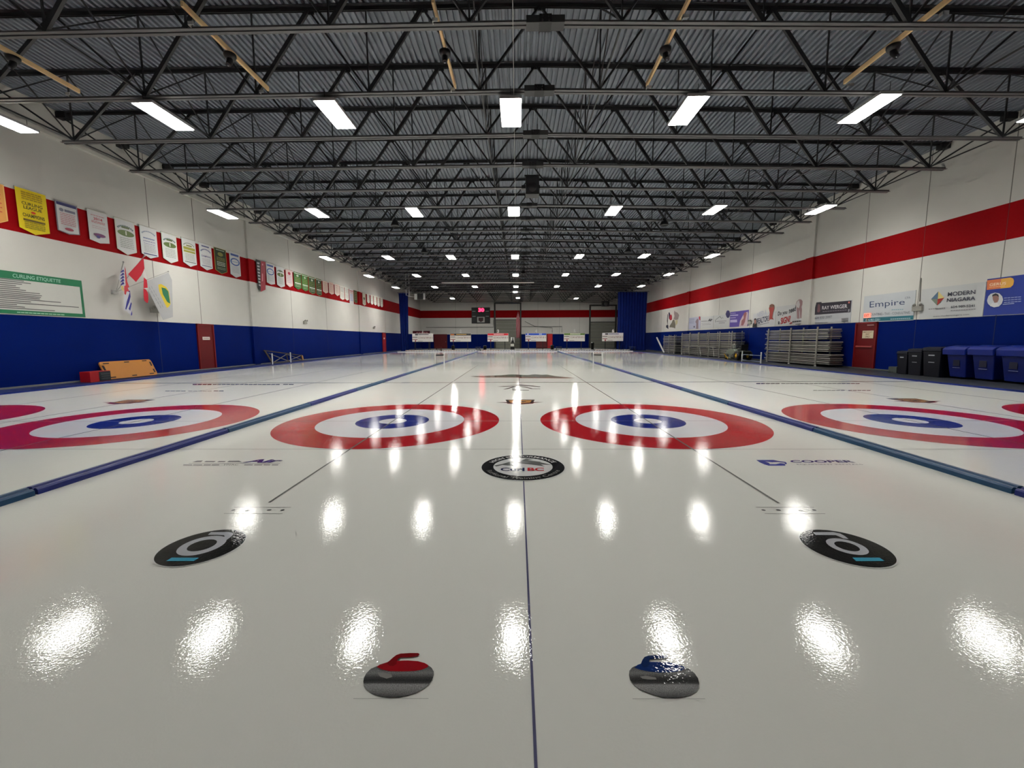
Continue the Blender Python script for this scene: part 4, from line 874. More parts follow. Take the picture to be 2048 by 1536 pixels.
f.px('badge', k6([(1855, 372), (1882, 370), (1886, 325), (1860, 328)]), (140, 140, 146))
f.text('604 830 3997', k6([(1288, 502), (1578, 480), (1580, 434), (1290, 455)]), (120, 122, 130))
f.multi('lettering', [[WR(*p) for p in k6([(1745, 494 + 22 * i), (1865, 486 + 22 * i), (1865, 477 + 22 * i), (1745, 485 + 22 * i)])] for i in range(3)] + [[WR(*p) for p in k6([(1290, 566), (1510, 558), (1510, 550), (1290, 558)])]], (90, 88, 92))
f = rsign('white sign asking Do you need a SIGN? on the right wall', ((1553, 651), (1608.5, 648.5), (1611, 604), (1553, 615.5)), (190, 190, 190))
f.text('Do you', k6([(650, 462), (815, 425), (815, 340), (652, 372)]), (40, 40, 48), bold=.03, shear=.1)
f.text('need', k6([(840, 405), (965, 355), (965, 262), (842, 308)]), (40, 40, 48), bold=.03, shear=.1)
f.text('a', k6([(658, 588), (685, 585), (685, 530), (660, 535)]), (40, 40, 48), bold=.05)
f.text('SIGN?', k6([(700, 588), (872, 545), (876, 432), (702, 478)]), (180, 26, 38), bold=.03, shear=.1)
f.px('dancer', k6([(985, 490), (975, 300), (960, 250), (975, 200), (1010, 165), (1035, 158), (1060, 165), (1090, 205), (1060, 290), (1085, 420), (1075, 485), (1040, 480), (1030, 360), (1020, 330), (1025, 490)]), (150, 116, 118))
f.px('dancer_shirt', k6([(975, 290), (965, 250), (985, 200), (1020, 172), (1035, 250), (1020, 310)]), (190, 184, 184))
f.px('shoes', k6([(970, 512), (975, 490), (1070, 488), (1082, 505), (1050, 512), (1010, 500)]), (205, 205, 205))
f.multi('lettering', [[WR(*p) for p in k6([(905 + 36 * i, 552 - 3 * i), (936 + 36 * i, 550 - 3 * i), (936 + 36 * i, 530 - 3 * i), (905 + 36 * i, 532 - 3 * i)])] for i in range(5)] + [[WR(*p) for p in k6([(960 + 30 * i, 590 - 2 * i), (984 + 30 * i, 589 - 2 * i), (984 + 30 * i, 576 - 2 * i), (960 + 30 * i, 577 - 2 * i)])] for i in range(4)], (60, 58, 62))
f.px('leaf', k6([(850, 575), (880, 550), (905, 545), (900, 570), (875, 585)]), (170, 60, 60))
f = rsign('white REALTOR? sign with a red costumed figure on the right wall', ((1505, 655), (1550.5, 651.5), (1552, 619), (1508, 631)), (192, 192, 194))
f.text('REALTOR?', k6([(300, 582), (498, 530), (498, 432), (292, 486)]), (34, 36, 66), bold=.03)
f.text('NEED A', k6([(296, 470), (462, 420), (462, 330), (300, 388)]), (176, 178, 190), bold=.03)
f.px('mascot', k6([(500, 540), (515, 380), (500, 310), (520, 260), (560, 238), (592, 265), (590, 320), (575, 370), (560, 470), (585, 510), (560, 500), (520, 500)]), (160, 56, 48))
f.px('mascot_cap', k6([(506, 300), (515, 258), (550, 238), (590, 252), (594, 290), (560, 300)]), (130, 84, 66))
f.px('agent', k6([(220, 638), (228, 580), (250, 555), (248, 500), (268, 478), (290, 500), (288, 560), (298, 590), (298, 638)]), (24, 22, 28))
f.px('agent_face', k6([(256, 545), (258, 512), (272, 505), (284, 520), (278, 570), (264, 590)]), (186, 130, 116))
f.multi('lettering', [[WR(*p) for p in k6([(305 + 34 * i, 606 - 8 * i), (334 + 34 * i, 600 - 8 * i), (334 + 34 * i, 590 - 8 * i), (305 + 34 * i, 596 - 8 * i)])] for i in range(6)], (120, 120, 130))
k7 = PX(1310, 590, 8.192)
f = rsign('purple sponsor sign with a dancing figure on the right wall', ((1459.5, 654), (1497, 652.5), (1497, 620), (1461, 624)), (84, 66, 150))
f.px('photo', k7([(1380, 520), (1400, 420), (1450, 330), (1520, 270), (1530, 300), (1520, 515)]), (190, 170, 176))
f.px('figure', k7([(1415, 500), (1425, 420), (1460, 380), (1455, 310), (1490, 275), (1510, 300), (1490, 380), (1480, 440), (1450, 500)]), (140, 84, 88))
f.px('round_badge', k7([(1162, 312), (1180, 265), (1200, 250), (1225, 262), (1238, 312), (1225, 360), (1200, 380), (1178, 360)]), (40, 36, 90))
f.multi('lettering', [[WR(*p) for p in k7([(1240, 308 + 0), (1330, 300), (1330, 292), (1240, 300)])], [WR(*p) for p in k7([(1240, 345), (1370, 338), (1370, 318), (1240, 326)])], [WR(*p) for p in k7([(1240, 382), (1330, 377), (1330, 366), (1240, 371)])], [WR(*p) for p in k7([(1240, 450), (1352, 446), (1352, 402), (1240, 408)])]], (176, 168, 206))
f = rsign('white sponsor sign with a mountain roof outline on the right wall', ((1428, 656.5), (1458, 655), (1459, 627), (1429, 632)), (190, 191, 191))
f.multi('outline', [[WR(*p) for p in k7(pp)] for pp in ([(995, 410), (1000, 400), (1070, 345), (1075, 352), (1010, 402)], [(1070, 345), (1100, 385), (1095, 392), (1064, 352)], [(1105, 360), (1125, 380), (1120, 386), (1103, 368)], [(990, 410), (1000, 408), (1000, 450), (992, 450)], [(1010, 430), (1175, 420), (1175, 427), (1010, 438)], [(1050, 455), (1150, 450), (1150, 458), (1050, 463)])], (110, 112, 114))
f = rsign('white sponsor sign with black Air lettering on the right wall', ((1402.5, 658), (1427, 656.5), (1427.5, 632), (1403.5, 634)), (190, 191, 191))
f.text('Air', k7([(866, 435), (945, 425), (950, 382), (870, 390)]), (38, 36, 42), bold=.06, shear=.3)
f.multi('lettering', [[WR(*p) for p in k7([(762, 438), (862, 432), (862, 420), (762, 426)])], [WR(*p) for p in k7([(765, 470), (900, 462), (900, 458), (765, 466)])], [WR(*p) for p in k7([(780, 490), (920, 480), (920, 475), (780, 485)])]], (130, 128, 130))
f = rsign('pale lavender sponsor sign with a figure holding a red paddle', ((1377, 659), (1401, 658), (1401.5, 633), (1378, 636)), (176, 178, 198))
f.px('figure', k7([(675, 555), (680, 470), (665, 440), (680, 410), (700, 385), (720, 400), (715, 460), (715, 555)]), (130, 110, 118))
f.px('paddle', k7([(735, 345), (748, 365), (748, 410), (738, 415), (722, 385), (724, 355)]), (160, 44, 56))
f.multi('lettering', [[WR(*p) for p in k7([(565, 395 + 18 * i), (650, 390 + 18 * i), (650, 384 + 18 * i), (565, 389 + 18 * i)])] for i in range(5)], (130, 134, 168))
f.px('badge', k7([(638, 530), (640, 510), (652, 506), (660, 516), (655, 534), (645, 538)]), (60, 56, 80))
# painted mural near the curtain
k8 = PX(1320, 590, 19.2)
f = Flat('wall_mural', 'painted mural with a broom, red and blue patch and curler on the right wall', 'mural', WR, NR, base=.006, at=tuple(WR(1345, 662)))
f.px('broom_handle', k8([(290, 740), (310, 740), (300, 1130), (325, 1180), (325, 1310), (230, 1240), (240, 1160), (290, 1150), (270, 1000)]), (26, 26, 40))
f.px('blue_patch', k8([(330, 680), (370, 660), (395, 740), (380, 930), (345, 920)]), (34, 28, 66))
f.px('red_patch', k8([(380, 790), (430, 740), (462, 800), (465, 930), (440, 965), (385, 970), (365, 900)]), (176, 40, 56))
f.px('figure', k8([(560, 590), (590, 640), (680, 680), (740, 770), (700, 940), (600, 960), (520, 920), (560, 820), (540, 700)]), (150, 136, 134))
f.px('legs', k8([(480, 990), (530, 940), (560, 960), (600, 1130), (590, 1290), (540, 1260), (430, 1240), (370, 1250), (380, 1180), (470, 1040)]), (110, 106, 92))
f.px('yellow_glow', k8([(590, 970), (690, 960), (680, 1080), (620, 1180)]), (190, 184, 140))

# EXIT sign
P = WR(1737, 631)
t = thing('exit_sign', 'glowing orange-red EXIT sign above the red door in the right wall', 'sign', (P.x, P.y, P.z - .14))
MB().box(P.x - .08, P.x, P.y - .17, P.y + .17, P.z - .11, P.z + .11).build('case', mat((226, 150, 130), .5, emit=.35), t)
MB().box(P.x - .05, P.x, P.y - .03, P.y + .03, P.z - .26, P.z - .11).build('bracket', GAP, t)
wall_text(t, 'EXIT', None, [(P.x, P.y + .13, P.z - .06), (P.x, P.y - .13, P.z - .06), (P.x, P.y - .13, P.z + .06), (P.x, P.y + .13, P.z + .06)], (230, 60, 30), NR, off=.084, bold=.02)

# wheeled recycling bins and dark waste bins
def cart(x, y, s, m, lidm, lab, blue=True, sl=1):
    t = thing('wheeled_bin' if blue else 'waste_bin', lab, 'bin', (x, y, 0), 'bright blue wheeled bins by the right wall' if blue else 'dark waste bins by the right wall')
    W, D, H = .33 * s * sl, .36 * s, 1.0 * s
    # body tapers to the foot; front faces the ice (-x)
    def ringp(w, d, z, o=0): return [(x - d + o, y - w, z), (x + d + o, y - w, z), (x + d + o, y + w, z), (x - d + o, y + w, z)]
    if blue:
        vs = ringp(W * .74, D * .72, .06, .04) + ringp(W * .9, D * .92, H * .82) + ringp(W * .98, D, H * .86, -.02) + ringp(W * .98, D, H * .95)
        fs = [(3, 2, 1, 0)] + [(4 * k + i, 4 * k + (i + 1) % 4, 4 * k + 4 + (i + 1) % 4, 4 * k + 4 + i) for k in range(3) for i in range(4)] + [(12, 13, 14, 15)]
        MB().add(vs, fs).build('body', m, t, bevel=.02)
        pr = [(-D - .07, H * .78), (-D - .09, H * .96), (-D + .02, H * 1.04), (0, H * 1.09), (D, H * 1.05), (D + .04, H * .95), (-D + .0, H * .93), (-D - .02, H * .8)]
        MB().prism([(x + a, y - W * 1.06, b) for a, b in pr], (0, 2 * W * 1.06, 0)).build('lid', lidm, t, fix=True, bevel=.015)
        MB().tube([(x + D + .07, y - W * .8, H * .95), (x + D + .07, y + W * .8, H * .95)], .016, 8).build('handle', m, t)
        for sgn in (-1, 1): MB().lathe([(0, -.03), (.11, -.03), (.12, 0), (.11, .03), (0, .03)], (x + D * .6, y + sgn * W * .8, .12), 16, 'y').build('wheel', BLK, t)
        MB().box(x - D * .84, x - D * .80, y - W * .3, y + W * .3, H * .42, H * .62).build('front_mark', mat((2, 6, 46), .6), t)
        MB().box(x - D * .82, x - D * .78, y - W * .34, y + W * .34, H * .36, H * .375).build('label_line', mat((130, 138, 180), .5), t)
    else:
        vs = ringp(W * .82, D * .8, 0) + ringp(W * .96, D * .94, H * .86)
        MB().add(vs, [(3, 2, 1, 0), (4, 5, 6, 7)] + [(i, (i + 1) % 4, (i + 1) % 4 + 4, i + 4) for i in range(4)]).build('body', m, t, bevel=.02)
        vs = ringp(W, D, H * .86) + ringp(W * .96, D * .96, H * .97) + ringp(W * .6, D * .7, H)
        MB().add(vs, [(3, 2, 1, 0), (8, 9, 10, 11)] + [(4 * k + i, 4 * k + (i + 1) % 4, 4 * k + 4 + (i + 1) % 4, 4 * k + 4 + i) for k in range(2) for i in range(4)]).build('lid', lidm, t, bevel=.012)
        MB().box(x - D * .95, x - D * .91, y - W * .32, y + W * .32, H * .70, H * .74).build('label', mat((150, 152, 160), .5), t)
        if s > .9: MB().box(x - D * .9, x - D * .86, y - W * .32, y + W * .32, H * .47, H * .50).build('label', mat((120, 122, 130), .5), t)
BB, BL_ = mat((4, 24, 100), .5, noise=.08, spec=.3), mat((6, 30, 116), .48, noise=.08, spec=.3)
cart(15.16, 12.63, 1.06, BB, BL_, 'bright blue wheeled bin at the right picture edge, rightmost', sl=1.0)
cart(15.16, 13.45, 1.06, BB, BL_, 'bright blue wheeled bin, middle one of the three', sl=1.0)
cart(15.16, 14.26, 1.04, BB, BL_, 'bright blue wheeled bin next to the dark waste bins', sl=1.0)
DKB, DKL = mat((4, 6, 20), .5, noise=.08, spec=.3), mat((6, 9, 28), .45, noise=.08, spec=.3)
cart(15.1, 15.02, 1.07, DKB, DKL, 'dark waste bin beside the blue bins, tallest dark one', False, .95)
cart(15.1, 15.68, 1.0, DKB, DKL, 'dark waste bin in the middle of three dark ones', False, .85)
cart(15.08, 16.2, .9, DKB, DKL, 'small dark waste bin, leftmost of the three dark ones', False, .75)
tag(MB().box(15.0, 15.4, 16.62, 16.98, 0, .24).build('carton', mat((62, 70, 66), .7), loc=(15.2, 16.8, 0)), 'small grey-green box on the floor left of the dark bins', 'box')

# aluminium bleacher planks on racks
AL, AL2 = mat((164, 162, 154), .38, .55, noise=.12, scale=4), mat((118, 117, 110), .45, .5, noise=.15, scale=4)
def rack(lab, y0, y1, npost, tiers, ht, x0=14.72, x1=15.4, over=.45, near=.9):
    t = thing('bleacher_rack', lab, 'rack', ((x0 + x1) / 2, (y0 + y1) / 2, 0), 'racks of aluminium bleacher planks by the right wall')
    for i in range(npost):
        y = y0 + (y1 - y0) * i / (npost - 1)
        for x in (x0, x1): MB().box(x - .025, x + .025, y - .03, y + .03, .03, ht).build('post', AL, t)
        MB().lathe([(0, 0), (.05, 0), (.055, .03), (.03, .05), (0, .05)], (x0, y, 0), 10).build('caster', mat((200, 200, 196), .4), t)
    step = (ht - .12) / tiers
    for k in range(tiers):
        z = .12 + k * step
        for x in (x0 - .03, x1 + .03): MB().box(x - .01, x + .01, y0, y1, z - .03, z).build('shelf_rail', AL2 if x > 15 else AL, t)
        a, b = y0 - near * (1 - .12 * k), y1 + over * .6
        n_ = 6
        for j in range(n_):
            zz = z + .012 + j * (step - .09) / n_; jit = .05 * math.sin(j * 2.1 + k)
            MB().box(x0 + .035, x1 - .035, a + jit, b + jit * 2, zz, zz + (step - .09) / n_ * .62).build('plank', AL if j % 2 else AL2, t)
    return t
rack('near rack of stacked aluminium bleacher planks by the right wall', 20.75, 24.75, 3, 3, 1.95)
rack('middle rack of stacked aluminium bleacher planks behind the mower', 28.9, 37.6, 6, 3, 1.9, near=.5)
rack('far rack of stacked aluminium frames near the blue curtain', 39.4, 42.2, 3, 2, 1.75, near=.2)
o = MB().beam((14.35, 41.0, .02), (14.55, 43.9, 1.5), .1, .12).build('leaning_plank', mat((186, 186, 182), .5), loc=(14.35, 41.0, 0)); tag(o, 'pale plank leaning at the end of the far rack', 'plank')
# bent bleacher legs lying before the middle rack
t = thing('trestle', 'low aluminium A-frame legs standing before the middle rack', 'frame', (14.45, 33, 0))
for y in (31.2, 33.4, 35.6):
    MB().tube([(14.4, y - .5, .03), (14.42, y - .2, .75), (14.42, y + .3, .75), (14.4, y + .55, .03)], .022, 8).build('leg', AL, t)
MB().tube([(14.43, 30.5, .76), (14.43, 36.4, .76)], .022, 8).build('rail', AL, t)

# ride-on mower
t = thing('ride_on_mower', 'old ride-on mower with yellow wheels parked by the right racks', 'mower', (14.3, 27.3, 0))
YW, GH = mat((196, 150, 26), .45), mat((104, 110, 96), .5, noise=.15)
for x in (14.0, 14.75):
    w_ = thing('tmp', '', '', (0, 0, 0)) if False else None
    o = MB().lathe([(.16, -.09), (.27, -.1), (.3, -.06), (.3, .06), (.27, .1), (.16, .09)], (x, 26.75, .3), 28, 'x').build('rear_tyre', BLK, t)
    MB().lathe([(0, -.05), (.04, -.07), (.12, -.04), (.17, -.07), (.17, .07), (.12, .04), (.04, .07), (0, .05)], (x, 26.75, .3), 20, 'x').build('wheel_hub', YW, o)
    o = MB().lathe([(.1, -.06), (.17, -.07), (.19, -.03), (.19, .03), (.17, .07), (.1, .06)], (x, 28.1, .19), 22, 'x').build('front_tyre', BLK, t)
    MB().lathe([(0, -.04), (.1, -.05), (.1, .05), (0, .04)], (x, 28.1, .19), 16, 'x').build('wheel_hub', YW, o)
MB().prism([(14.12, 27.35, .28), (14.12, 28.35, .28), (14.12, 28.42, .5), (14.12, 28.3, .66), (14.12, 27.5, .72), (14.12, 27.3, .6)], (.5, 0, 0)).build('hood', GH, t, fix=True, bevel=.03)
MB().prism([(14.0, 26.5, .42), (14.0, 27.4, .3), (14.0, 27.4, .36), (14.0, 27.0, .5), (14.0, 26.6, .62), (14.0, 26.4, .55)], (.72, 0, 0)).build('rear_fender', mat((40, 44, 40), .5), t, fix=True, bevel=.02)
MB().prism([(14.15, 26.6, .64), (14.15, 27.05, .62), (14.15, 27.05, .7), (14.15, 26.7, .74), (14.15, 26.66, 1.0), (14.15, 26.56, 1.0)], (.44, 0, 0)).build('seat', BLK, t, fix=True, bevel=.02)
MB().tube([(14.37, 27.5, .7), (14.37, 27.3, .88)], .02, 8).build('steering_column', BLK, t)
vs = [Vector((14.37 + .16 * math.cos(a), 27.29 + .08 * math.sin(a), .9 + .12 * math.sin(a))) for a in [2 * math.pi * k / 16 for k in range(17)]]
MB().tube(vs, .014, 6).build('steering_wheel', BLK, t)
MB().box(13.95, 14.85, 27.45, 28.0, .1, .2).build('mower_deck', GH, t)
MB().beam((13.93, 28.25, .36), (13.93, 27.75, .06), .03, .06).build('front_brace', YW, t)
o = thing('bucket', 'small white bucket standing on the mower', 'bucket', (14.37, 27.85, .74))
MB().lathe([(0, .742), (.10, .742), (.13, .98), (.14, .98), (.14, .99), (0, .99)], (14.37, 27.85, 0), 20).build('pail', mat((206, 206, 202), .5), o)
#FAR
# ================================================================== FAR END
# blue curtains on a rail
def curtain(x0, x1, y, z0, z1, lab, gather):
    mb = MB(); n = int((x1 - x0) * 26); vs = []; fs = []
    rnd = random.Random(int(x0 * 7 + 99)); ph = 0; zs = [z1, z1 - .25, (z0 + z1) / 2, z0 + 1.0, z0]
    for i in range(n + 1):
        u = i / n; ph += .62 + .25 * rnd.random()
        for j, z in enumerate(zs):
            sq = gather[j]; xc = x0 + (x1 - x0) * .5
            vs.append((xc + (x1 - x0) * (u - .5) * sq, y + .10 * math.sin(ph) * (1 if j else .6) + .03 * math.sin(ph * .37 + j), z))
    m_ = len(zs)
    for i in range(n):
        for j in range(m_ - 1): fs.append((i * m_ + j, i * m_ + j + 1, (i + 1) * m_ + j + 1, (i + 1) * m_ + j))
    mb.add(vs, fs, smooth=True)
    o = mb.build('curtain', mat((4, 30, 100), .8, noise=.2, scale=2, spec=.2), loc=((x0 + x1) / 2, y, z0)); return tag(o, lab, 'curtain', 'blue curtains on the far rail')
curtain(11.6, 15.0, 49.0, .03, 6.78, 'wide blue curtain hanging at the far right', [1, 1, .97, 1, 1.03])
curtain(-13.95, -12.8, 49.0, .03, 6.78, 'narrow gathered blue curtain hanging at the far left', [1, .98, .86, .8, .82])
t = thing('curtain_rail', 'long grey curtain rail across the far end of the hall', 'rail', (0, 49.0, 6.82))
MB().tube([(-14.1, 49.0, 6.84), (15.2, 49.0, 6.84)], .035, 8).build('pipe', mat((130, 132, 132), .45, .3), t)
for x in (-13, -8, -3, 2, 7, 12): MB().tube([(x, 49.0, 6.86), (x, 49.0, zt(x) + .05)], .012, 6).build('hanger', DARK, t)
# pipework by the left curtain and a second pale pipe
t = thing('pipework', 'white bent pipes hanging from the roof right of the left curtain', 'pipes', (-11.9, 47.2, 5.84))
PW = mat((190, 192, 190), .5)
MB().tube([(-12.55, 47.2, zt(-12.5) + .05), (-12.55, 47.2, 6.35), (-12.1, 47.2, 6.2), (-11.5, 47.2, 6.15), (-11.45, 47.2, 5.84)], .045, 10).build('pipe', PW, t)
MB().tube([(-12.2, 47.2, zt(-12.2) + .05), (-12.2, 47.2, 6.25)], .045, 10).build('pipe', PW, t)
MB().box(-11.62, -11.3, 47.05, 47.35, 5.84, 6.5).build('valve_box', PW, t)
MB().box(-10.62, -10.42, 47.1, 47.3, 5.84, 6.55).build('end_box', PW, t)
MB().box(-11.3, -10.62, 47.15, 47.25, 5.9, 6.5).build('louvre', DARK, t)
t = thing('roof_duct', 'long white metal pipe under the far roof', 'duct', (-4, 43, 7.2))
MB().tube([(-7.6, 42, 7.02), (1.6, 42, 7.0)], .07, 10).build('pipe', mat((200, 200, 198), .4, .3), t)
for x in (-7, -3, 1): MB().tube([(x, 42, 7.06), (x, 42, zt(x) + .05)], .01, 5).build('hanger', DARK, t)

# six score boards
HD = [((210, 208, 206), (60, 50, 56)), ((40, 38, 36), (190, 160, 90)), ((196, 30, 44), (230, 200, 200)), ((40, 80, 180), (220, 226, 240)), ((92, 120, 60), (220, 226, 210)), ((206, 206, 210), (60, 60, 90))]
SN = ['number 1 above it, leftmost', 'black header and number 2 above it', 'red header and number 3 above it', 'blue header and number 4 above it', 'green header and number 5 above it', 'number 6 above it, rightmost']
SX = [-10.98, -6.64, -2.31, 2.07, 6.5, 10.9]
for i, x in enumerate(SX):
    Y = 48.1 if i else 47.9
    t = thing('score_board', 'white curling score board with ' + SN[i], 'score board', (x, Y, 0), 'curling score boards behind the far ends')
    z0, z1, w_ = 1.13, 2.08, 1.21
    MB().box(x - w_, x + w_, Y, Y + .06, z0, z1).build('board', mat((206, 204, 198), .5), t)
    def face(name, a, b, c, d, col, l=1): return MB().box(x - w_ + 2 * w_ * a, x - w_ + 2 * w_ * b, Y - .004 * l, Y, z0 + (z1 - z0) * c, z0 + (z1 - z0) * d).build(name, mat(col, .5, noise=0), t)
    face('header', .01, .99, .74, .98, HD[i][0])
    if i in (0, 5): face('emblem', .14, .28, .78, .94, (40, 36, 44), 2)
    if i == 1: face('emblem', .03, .2, .78, .94, (190, 110, 50), 2)
    n_ = 7
    for k in range(n_): 
        if i != 3 or k in (0, 5, 6): face('header_lettering', .3 + .07 * k - (.22 if i == 3 and k == 0 else 0), .36 + .07 * k - (.2 if i == 3 and k == 0 else 0), .82, .92, HD[i][1], 2)
    face('dark_stripe', .01, .25, .53, .60, (50, 44, 56)); face('dark_stripe', .01, .25, .25, .32, (130, 40, 50)); face('small_logo', .12, .18, .02, .2, (150, 40, 50), 2)
    face('lower_print', .27, .5, .06, .12, (140, 136, 136))
    vs, fs = text2d('1 2 3 4 5 6 7 8 9 10 11', .02); a0 = min(v[0] for v in vs); a1 = max(v[0] for v in vs)
    MB().add([(x - w_ + 2 * w_ * (.28 + .69 * (vx - a0) / (a1 - a0)), Y - .006, z0 + (z1 - z0) * .38 + vy / .7 * .2) for vx, vy in vs], fs).build('end_numbers', mat((110, 60, 60), .5, noise=0), t)
    vs, fs = text2d(str(i + 1), .03); a0 = min(v[0] for v in vs); a1 = max(v[0] for v in vs)
    pn = MB().add([(x + .02 + (vx - (a0 + a1) / 2) * .5, Y + .0, z1 + .06 + vy * .5) for vx, vy in vs], fs).build('sheet_number', mat((226, 226, 222), .5, noise=0), t)
    MB().box(x - .01, x + .01, Y + .02, Y + .04, z1, z1 + .1).build('number_post', BLK, t)
    for s in (-.85, .8):
        lg = MB(); lg.box(x + s - .035, x + s + .035, Y + .0, Y + .06, .0, z0); lg.box(x + s - .04, x + s + .04, Y - .25, Y + .3, 0, .03)
        lg.build('leg', BLK, t)
f = Flat('wall_sign', 'small dark red sign behind the leftmost score board', 'sign', on(1, 52), NB, base=.0, at=(-12.3, 52, 0))
MB().box(-13.15, -11.0, 52, 52.05, 2.05, 2.46).build('panel', mat((90, 14, 30), .6), f.root)
for s in (-13.0, -11.2): MB().box(s - .03, s + .03, 52.05, 52.11, 0, 2.4).build('post', BLK, f.root)
for k in range(5): MB().box(-12.7 + k * .3, -12.48 + k * .3, 51.99, 52, 2.18, 2.32).build('lettering', mat((170, 110, 116), .6), f.root)

# back wall furniture
Y = YB
t = thing('clock_board', 'black electronic score clock with red digits on the far wall', 'clock', (-5.7, Y, 3.8))
MB().box(-7.1, -4.27, Y - .12, Y, 3.82, 6.24).build('case', mat((10, 10, 12), .5), t)
vs, fs = text2d('30', .05); a0 = min(v[0] for v in vs); a1 = max(v[0] for v in vs)
MB().add([(-6.05 + .9 * (vx - a0) / (a1 - a0), Y - .125, 5.62 + vy * .72) for vx, vy in vs], fs).build('red_digits', mat((255, 30, 60), .5, emit=4), t)
MB().box(-6.25, -5.1, Y - .124, Y - .12, 3.98, 4.82).build('logo_panel', mat((176, 176, 172), .6), t)
MB().prism([(-6.05, Y - .128, 4.7), (-5.3, Y - .128, 4.7), (-5.3, Y - .128, 4.25), (-5.68, Y - .128, 4.02), (-6.05, Y - .128, 4.25)], (0, .004, 0)).build('emblem', mat((60, 30, 36), .6), t, fix=True)
for a, b in ((-6.98, 5.62), (-4.95, 5.62), (-6.98, 4.86), (-4.95, 4.86)): MB().box(a, a + .5, Y - .124, Y - .12, b, b + .1).build('lettering', mat((150, 150, 150), .6), t)
for a in (-6.98, -4.95):
    for b in (5.2, 5.35, 4.5, 4.65, 4.2, 4.35): MB().box(a, a + .5, Y - .123, Y - .12, b, b + .05).build('print_row', mat((50, 52, 54), .6), t)
def roller(name, x0, x1, h, lab, tall):
    fr = MB(); fr.box(x0 - .25, x0 - .02, Y - .12, Y, 0, tall); fr.box(x1 + .02, x1 + .25, Y - .12, Y, 0, tall); fr.box(x0 - .25, x1 + .25, Y - .2, Y, tall - .12, tall + .08)
    o = fr.build(name, mat((52, 52, 50), .6)); tag(o, lab, 'door', kind='structure')
    mb = MB(); z = 0
    while z < h: mb.box(x0, x1, Y - .06, Y - .01, z + .01, min(z + .53, h)); z += .54
    mb.build('door_panel', mat((124, 124, 114), .65, noise=.06), o)
    MB().box(x0 - .02, x1 + .02, Y - .09, Y, h, h + .12).build('lintel', mat((70, 70, 66), .6), o)
    return o
roller('door_4', -3.4, .3, 4.3, 'grey overhead door in the middle of the far wall', 6.9)
roller('door_5', 11.2, 14.9, 3.9, 'grey overhead door at the right of the far wall', 6.5)
for nm, x0, x1, lab, c in (('door_6', -12.95, -11.0, 'dark red double door at the left of the far wall', (96, 12, 20)), ('door_7', 2.9, 4.5, 'dark red door behind the fourth score board', (90, 12, 20)), ('door_8', 4.6, 5.3, 'bright red door leaf standing open behind the fourth score board', (200, 30, 34))):
    o = MB().box(x0 - .06, x1 + .06, Y - .08, Y, 0, 2.2).build(nm, mat(tuple(int(v * .8) for v in c), .6)); tag(o, lab, 'door', kind='structure')
    MB().box(x0, x1, Y - .12, Y - .08, .01, 2.14).build('door_leaf', mat(c, .5), o)
    MB().box(x1 - .2, x1 - .12, Y - .16, Y - .12, 1.0, 1.06).build('door_handle', mat((150, 140, 140), .4, .5), o)
# hanging flag seen edge-on in folds
vs = []; fs = []
for i in range(13):
    u = i / 12
    for z, w_ in ((5.3, .05), (4.2, .55), (3.0, .62), (1.65, .5)): vs.append((.03 + (u - .5) * w_, 60 + .06 * math.sin(u * 19), z - (.3 * abs(u - .5) if z < 2 else 0)))
for i in range(12):
    for j in range(3): fs.append((i * 4 + j, i * 4 + j + 1, (i + 1) * 4 + j + 1, (i + 1) * 4 + j))
mb = MB(); mb.add(vs, fs, smooth=True); mb.m = [(0 if (k // 3) % 3 else 1) for k in range(len(fs))]
t = thing('hanging_flag', 'folded red and white striped flag hanging before the far overhead door', 'flag', (.03, 60, 1.5))
mb.build('cloth', [mat((110, 30, 40), .8), mat((150, 120, 122), .8)], t)
MB().tube([(.03, 60, 5.3), (.03, 60, zt(0) + .05)], .012, 6).build('cord', DARK, t)
# conduits along the far wall
for pts, lab in (([(-14.2, Y - .04, 3.25), (-3.75, Y - .04, 3.25), (-3.75, Y - .04, 4.3), (-3.5, Y - .04, 4.3)], 'thin dark conduit along the far wall, left of the overhead door'),
                 ([(.6, Y - .04, 3.3), (6.8, Y - .04, 3.3), (6.8, Y - .04, 2.4)], 'thin dark conduit along the far wall, right of the overhead door'),
                 ([(1.1, Y - .08, 4.1), (2.6, Y - .08, 3.35), (5.3, Y - .08, 3.1), (5.3, Y - .08, 2.4)], 'slanting dark cable on the far wall, right of the overhead door')):
    tag(MB().tube(pts, .03, 5).build('conduit', mat((60, 60, 58), .6), loc=pts[0]), lab, 'pipe', 'conduits on the far wall')
t = thing('roof_heater', 'dark unit heater hanging high before the far right overhead door', 'heater', (12.9, 62, 6.2))
MB().box(12.4, 13.4, 61.7, 62.4, 6.15, 6.9).build('case', DARK, t); MB().lathe([(0, -.02), (.28, -.02), (.3, .02)], (12.9, 61.68, 6.5), 20, 'y').build('fan_grille', mat((70, 70, 68), .5), t)
for x in (12.5, 13.3): MB().tube([(x, 62, 6.9), (x, 62, zt(x) + .05)], .015, 5).build('hanger', DARK, t)
